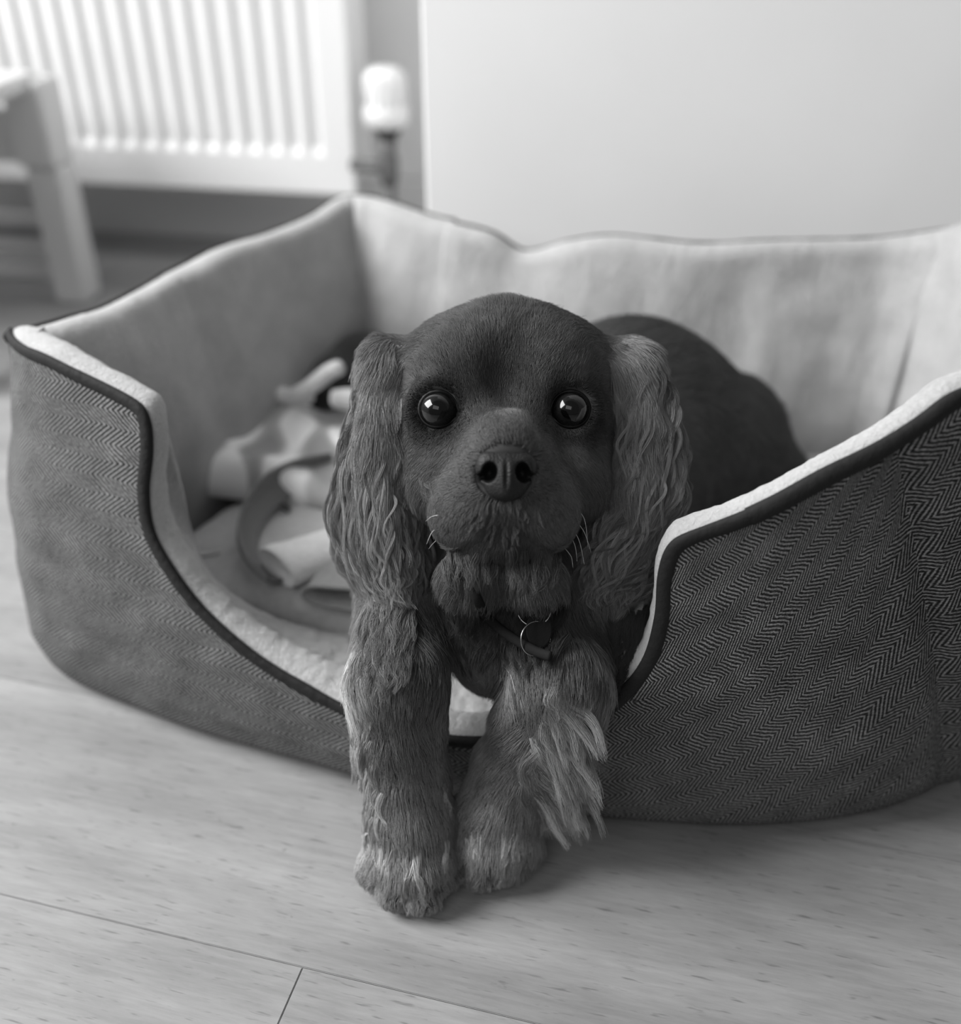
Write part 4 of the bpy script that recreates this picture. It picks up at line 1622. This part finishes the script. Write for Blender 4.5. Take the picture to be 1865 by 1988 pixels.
def ear(name, tab, sgn, M, n_str, tl, th_, fine=False):
    paths, offs, st_ = [], [], []
    for m in range(M):
        y0 = 668 + 400 * rng.random() ** 1.5
        w0 = rng.random()
        y1 = min(y0 + (230 if fine else 170) + 280 * rng.random(), 1150 + 36 * rng.random())
        w1 = np.clip(w0 + rng.normal(0, .10), 0, 1)
        pts = []
        for f in np.linspace(0, 1, 5):
            y = y0 + (y1 - y0) * f
            w = w0 + (w1 - w0) * f
            xl, xr = np.interp(y, tab[:, 0], tab[:, 1]), np.interp(y, tab[:, 0], tab[:, 2])
            if y0 < 720 and f == 0:           # top hair starts at the skull side
                w = w + (.45 if sgn < 0 else -.45) * (1 - w if sgn < 0 else w)
            x_ = xl + (xr - xl) * (0.03 + .94 * w)
            if y0 < 740 and f == 0:
                x_, y = x_ - sgn * (10 + 25 * rng.random()), max(y + rng.normal(0, 10), 672)
            pts.append((x_, y))
        paths.append(pts)
        edge = abs((w0 + w1) - 1.0)
        offs.append((.0018 if fine else 0) + (.002 if fine and sgn > 0 else 0) + (.0035 + .006 * rng.random()) - (.016 if sgn < 0 else .010) * edge ** 2.5 + .002 * (y0 - 668) / 400)
    offs = np.array(offs)
    g = px_guides(np.array(paths), 22, np.minimum(offs, 0) * .6 - .001, offs, EAR_D - .004, 10)
    curl = np.array([1.9 if (sgn > 0 and 800 < q_[0][1] < 930) else 1.0 for q_ in paths])
    if fine:
        S = strands_on(g, n_str, .0010 + .0012 * rng.random(M), amp=.0025 * curl, cyc=2.4, taper=1.6, tip=.30, frizz=.0005, lenvar=.30)
    else:
        S = strands_on(g, n_str, .0026 + .0016 * rng.random(M), amp=.0020 * curl, cyc=2.2, taper=1.5, tip=.35, frizz=.0011, lenvar=.40)
    hair(name, S, .00009, .000025, lock_tints(M, n_str, tl, th_), dog)


ear('ear_hair', EL, -1, 230, 120, .075, .22)  # left ear tinted above the right: light from the window painted in
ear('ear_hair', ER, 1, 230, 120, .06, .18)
ear('ear_curls', EL, -1, 260, 44, .12, .38, True)  # thin paler locks, painted highlights over the darker ear hair
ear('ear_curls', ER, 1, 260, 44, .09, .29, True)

# pale parted hair over the forehead
pa = []
for _ in range(70):
    x0, y0 = 985 + rng.normal(0, 14), 632 + 80 * rng.random()
    a_ = (x0 - 985) / 22 + rng.normal(0, .35)
    L_ = 38 + 35 * rng.random()
    pa.append([(x0, y0), (x0 + L_ * .35 * a_, max(y0 - L_ * .55, 598)), (x0 + L_ * .9 * a_, max(y0 - L_ * .95, 588 + 10 * rng.random()))])
for _ in range(36):
    sg_ = rng.choice((-1, 1))
    x0, y0 = 985 + sg_ * (50 + 90 * rng.random()), 640 + 45 * rng.random()
    pa.append([(x0, y0), (x0 + sg_ * 25, y0 - 4 + rng.normal(0, 3)), (x0 + sg_ * 52, y0 + 4 + rng.normal(0, 5))])
g = px_guides(np.array(pa), 10, .0004, .0022, .53, 3)
S = strands_on(g, 16, .0010, amp=.0003, cyc=.8, tip=.5, frizz=.0003)
hair('forehead_hair', S, .00008, .00003, lock_tints(len(pa), 16, .10, .26), dog)

# fringe of the cheeks and the short beard under the nose
pa, tn = [], []
for _ in range(110):
    sg_ = rng.choice((-1, 1))
    f = .45 + .55 * rng.random()
    x0, y0 = 984 + sg_ * (188 - 34 * f ** 1.5 + rng.normal(0, 5)), 860 + 90 * f
    L_ = 22 + 26 * rng.random()
    pa.append([(x0, y0), (x0 - sg_ * 1 + rng.normal(0, 3), y0 + L_ * .55), (x0 - sg_ * 4 + rng.normal(0, 5), y0 + L_)])
    tn.append(.085)
for _ in range(90):
    x0 = 978 + rng.normal(0, 26)
    y0 = 974 + 60 * rng.random() - abs(x0 - 978) * .25
    L_ = 20 + 24 * rng.random()
    pa.append([(x0, y0), (x0 + (x0 - 978) * .12, y0 + L_ * .5), (x0 + (x0 - 978) * .30 + rng.normal(0, 3), y0 + L_)])
    tn.append(.088)
g = px_guides(np.array(pa), 9, .0004, .0030, .5, 3)
S = strands_on(g, 20, .0011, amp=.0003, cyc=.7, tip=.35, frizz=.0004, lenvar=.4)
hair('beard', S, .00008, .00003, np.repeat(np.array(tn) * (.6 + .8 * rng.random(len(tn))), 20) * (.7 + .6 * rng.random(len(S))), dog)

# throat and chest tufts
pa = []
for _ in range(150):
    x = 850 + 250 * rng.random()
    y = 1060 + 190 * rng.random()
    c_ = 925 if x < 975 else 1035
    pa.append([(x, y), (x + (c_ - x) * .10 + rng.normal(0, 5), y + 35), (x + (c_ - x) * .22 + rng.normal(0, 10), y + 62 + 28 * rng.random())])
for _ in range(70):
    x = 715 + 90 * rng.random()
    y = 1150 + 120 * rng.random()
    pa.append([(x, y), (x - 5 + rng.normal(0, 5), y + 40), (x - 12 + rng.normal(0, 10), y + 80)])
for _ in range(80):
    x = 1100 + 165 * rng.random()
    y = 1150 + 150 * rng.random()
    pa.append([(x, y), (x - 8 + rng.normal(0, 5), y + 35), (x - 18 + rng.normal(0, 12), y + 75)])
pa = np.array(pa)
g = px_guides(pa, 12, .0015, .007)
S = strands_on(g, 60, .0028, amp=.0009, cyc=.8, tip=.3, frizz=.0008, lenvar=.5)
tb = np.where(pa[:, 0, 0] < 820, .15, np.where(pa[:, 0, 1] > 1130, .035, .075))  # low chest tint carries painted shade; left shoulder tuft is paler
hair('chest_hair', S, .00010, .00003, np.repeat(tb * (.7 + .6 * rng.random(len(tb))), 60) * (0.75 + .5 * rng.random(len(S))), dog)

# pale feathering on the forelegs
pa, n_ = [], 0
for _ in range(210):
    f = rng.random()
    x0, y0 = 1092 - 62 * f + rng.normal(0, 12), 1325 + 200 * f
    L_ = 70 + 75 * rng.random()
    sp = rng.normal(0, .16)
    pa.append([(x0, y0), (x0 + L_ * (.30 + sp), y0 + L_ * .40), (x0 + L_ * (.55 + sp * 1.3), y0 + L_ * .95)])
for _ in range(26):
    x0, y0 = 1085 + 50 * rng.random(), 1310 + 50 * rng.random()
    L_ = 60 + 40 * rng.random()
    a_ = math.radians(rng.uniform(10, 80))
    pa.append([(x0, y0), (x0 + L_ * .5 * math.cos(a_), y0 + L_ * .4 * math.sin(a_)), (x0 + L_ * math.cos(a_ + .4), y0 + L_ * math.sin(a_ + .4))])
g = px_guides(np.array(pa), 14, .001, .004, .528, 12)
S = strands_on(g, 90, .0034, amp=.0010, cyc=1.0, tip=.50, frizz=.0007, lenvar=.4)
hair('leg_feathering', S, .00008, .00003, lock_tints(len(pa), 90, .17, .46), dog)
pa = []
for _ in range(110):
    f = rng.random()
    y0 = 1270 + 330 * f
    x0 = np.interp(y0, [1290, 1400, 1500, 1620], [728, 705, 722, 728]) + rng.normal(0, 9)
    L_ = 50 + 35 * rng.random()
    pa.append([(x0, y0), (x0 - 7, y0 + L_ * .5), (x0 - 8 + rng.normal(0, 5), y0 + L_)])
g = px_guides(np.array(pa), 10, .001, .003, .532, 6)
S = strands_on(g, 50, .0026, amp=.0006, cyc=.8, tip=.3)
hair('leg_feathering', S, .00010, .00003, lock_tints(len(pa), 50, .25, .5), dog)

# pale tufts between the toes
pa = []
for (x0, y0), (x1, y1), k in (((742, 1655), (733, 1735), 5), ((755, 1665), (748, 1738), 4), ((793, 1680), (782, 1750), 5), ((806, 1680), (822, 1742), 4),
                              ((868, 1645), (864, 1700), 4), ((800, 1725), (796, 1762), 3), ((912, 1640), (914, 1698), 5), ((928, 1645), (938, 1705), 4),
                              ((985, 1648), (972, 1700), 5), ((1000, 1640), (998, 1692), 4), ((1012, 1632), (1020, 1680), 3), ((715, 1590), (708, 1650), 4),
                              ((1050, 1590), (1044, 1640), 4), ((862, 1540), (878, 1590), 3)):
    for _ in range(k * 4):
        j = rng.normal(0, 1, 2) * [6, 17]
        pa.append([(x0 + j[0], y0 + j[1]), ((x0 + x1) / 2 + rng.normal(0, 3), (y0 + y1) / 2), (x1 + rng.normal(0, 4), y1 + 6 + rng.normal(0, 9))])
g = px_guides(np.array(pa), 9, .001, .0022, .54, 2)
S = strands_on(g, 14, .0009, amp=.0004, cyc=1.0, tip=.8, frizz=.0004)
hair('toe_tufts', S, .00008, .00003, lock_tints(len(pa), 14, .26, .62), dog)

# whiskers and a stray white hair
wp = [[(1112, 980), (1134, 1008), (1141, 1062)], [(1106, 1000), (1132, 1030), (1147, 1072)], [(1098, 1012), (1122, 1045), (1134, 1095)],
      [(1104, 1035), (1116, 1060), (1120, 1090)], [(1092, 1060), (1108, 1080), (1112, 1102)], [(852, 1000), (838, 1003), (826, 1012)],
      [(850, 1024), (838, 1034), (828, 1056)], [(846, 1050), (838, 1058), (832, 1066)],
      [(968, 1285), (990, 1310), (1000, 1345)]]
g = px_guides(np.array(wp, float), 12, .0015, .009, .49, 2)
hair('whiskers', g, .00016, .00004, np.full(len(wp), .5), dog)

# ------------------------------------------------------------------ collar with rings and a tag
M_ring = plain('steel_ring', 0.45, 0.25, 0.5, metal=1.0)
M_leather = plain('black_leather', 0.008, 0.8, 0.15, noise=300, bump=.2)
col_px = np.array([(905, 1120), (928, 1168), (945, 1198), (985, 1232), (1035, 1262), (1068, 1274)], float)
cd_ = hit(col_px[:, 0], col_px[:, 1]) - np.array([.002, .009, .011, .012, .013, .013])
collar = empty('collar', Pd(985, 1232, .5) * [1, 1, 1])
collar.parent = dog
collar.location = Vector(tuple(Pd(985, 1232, .5))) - dog.location
cpth = catmull(Pd(col_px[:, 0], col_px[:, 1], cd_), 40)
tube('strap', cpth, .0024, M_leather, collar, seg=12, flat=.6, up=HZ)


def ring(name, px, py, d, r, rt, tilt, mat, parent):
    c = Pd(px, py, d)
    t = np.linspace(0, 2 * np.pi, 48, endpoint=False)
    ax1 = unit(HX * math.cos(tilt) + HZ * math.sin(tilt))
    pth = c + r * (np.cos(t)[:, None] * ax1 + np.sin(t)[:, None] * HY)
    return tube(name, pth, rt, mat, parent, seg=8, closed=True, up=np.cross(ax1, HY))


dr_ = float(hit(np.array([1035.]), np.array([1195.]))[0]) - .012
ring('ring', 1036, 1182, dr_, .0082, .00034, .25, M_ring, collar)
ring('ring', 1040, 1240, dr_ - .002, .0083, .00034, -.5, M_ring, collar)
tc = Pd(1046, 1222, dr_ - .001)
tt_ = np.linspace(0, 2 * np.pi, 28, endpoint=False)
tv = []
for z_, s_ in ((-.0007, .92), (-.0005, 1), (.0005, 1), (.0007, .92)):
    tv += [tc + s_ * (.0062 * math.cos(a) * HX + .0092 * math.sin(a) * HY) + z_ * HZ for a in tt_]
tf = [tuple(x) for x in grid_faces(4, 28, False, True)] + [tuple(range(27, -1, -1)), tuple(range(84, 112))]
np_mesh('tag', np.array(tv), tf, M_leather, collar, smooth=False)
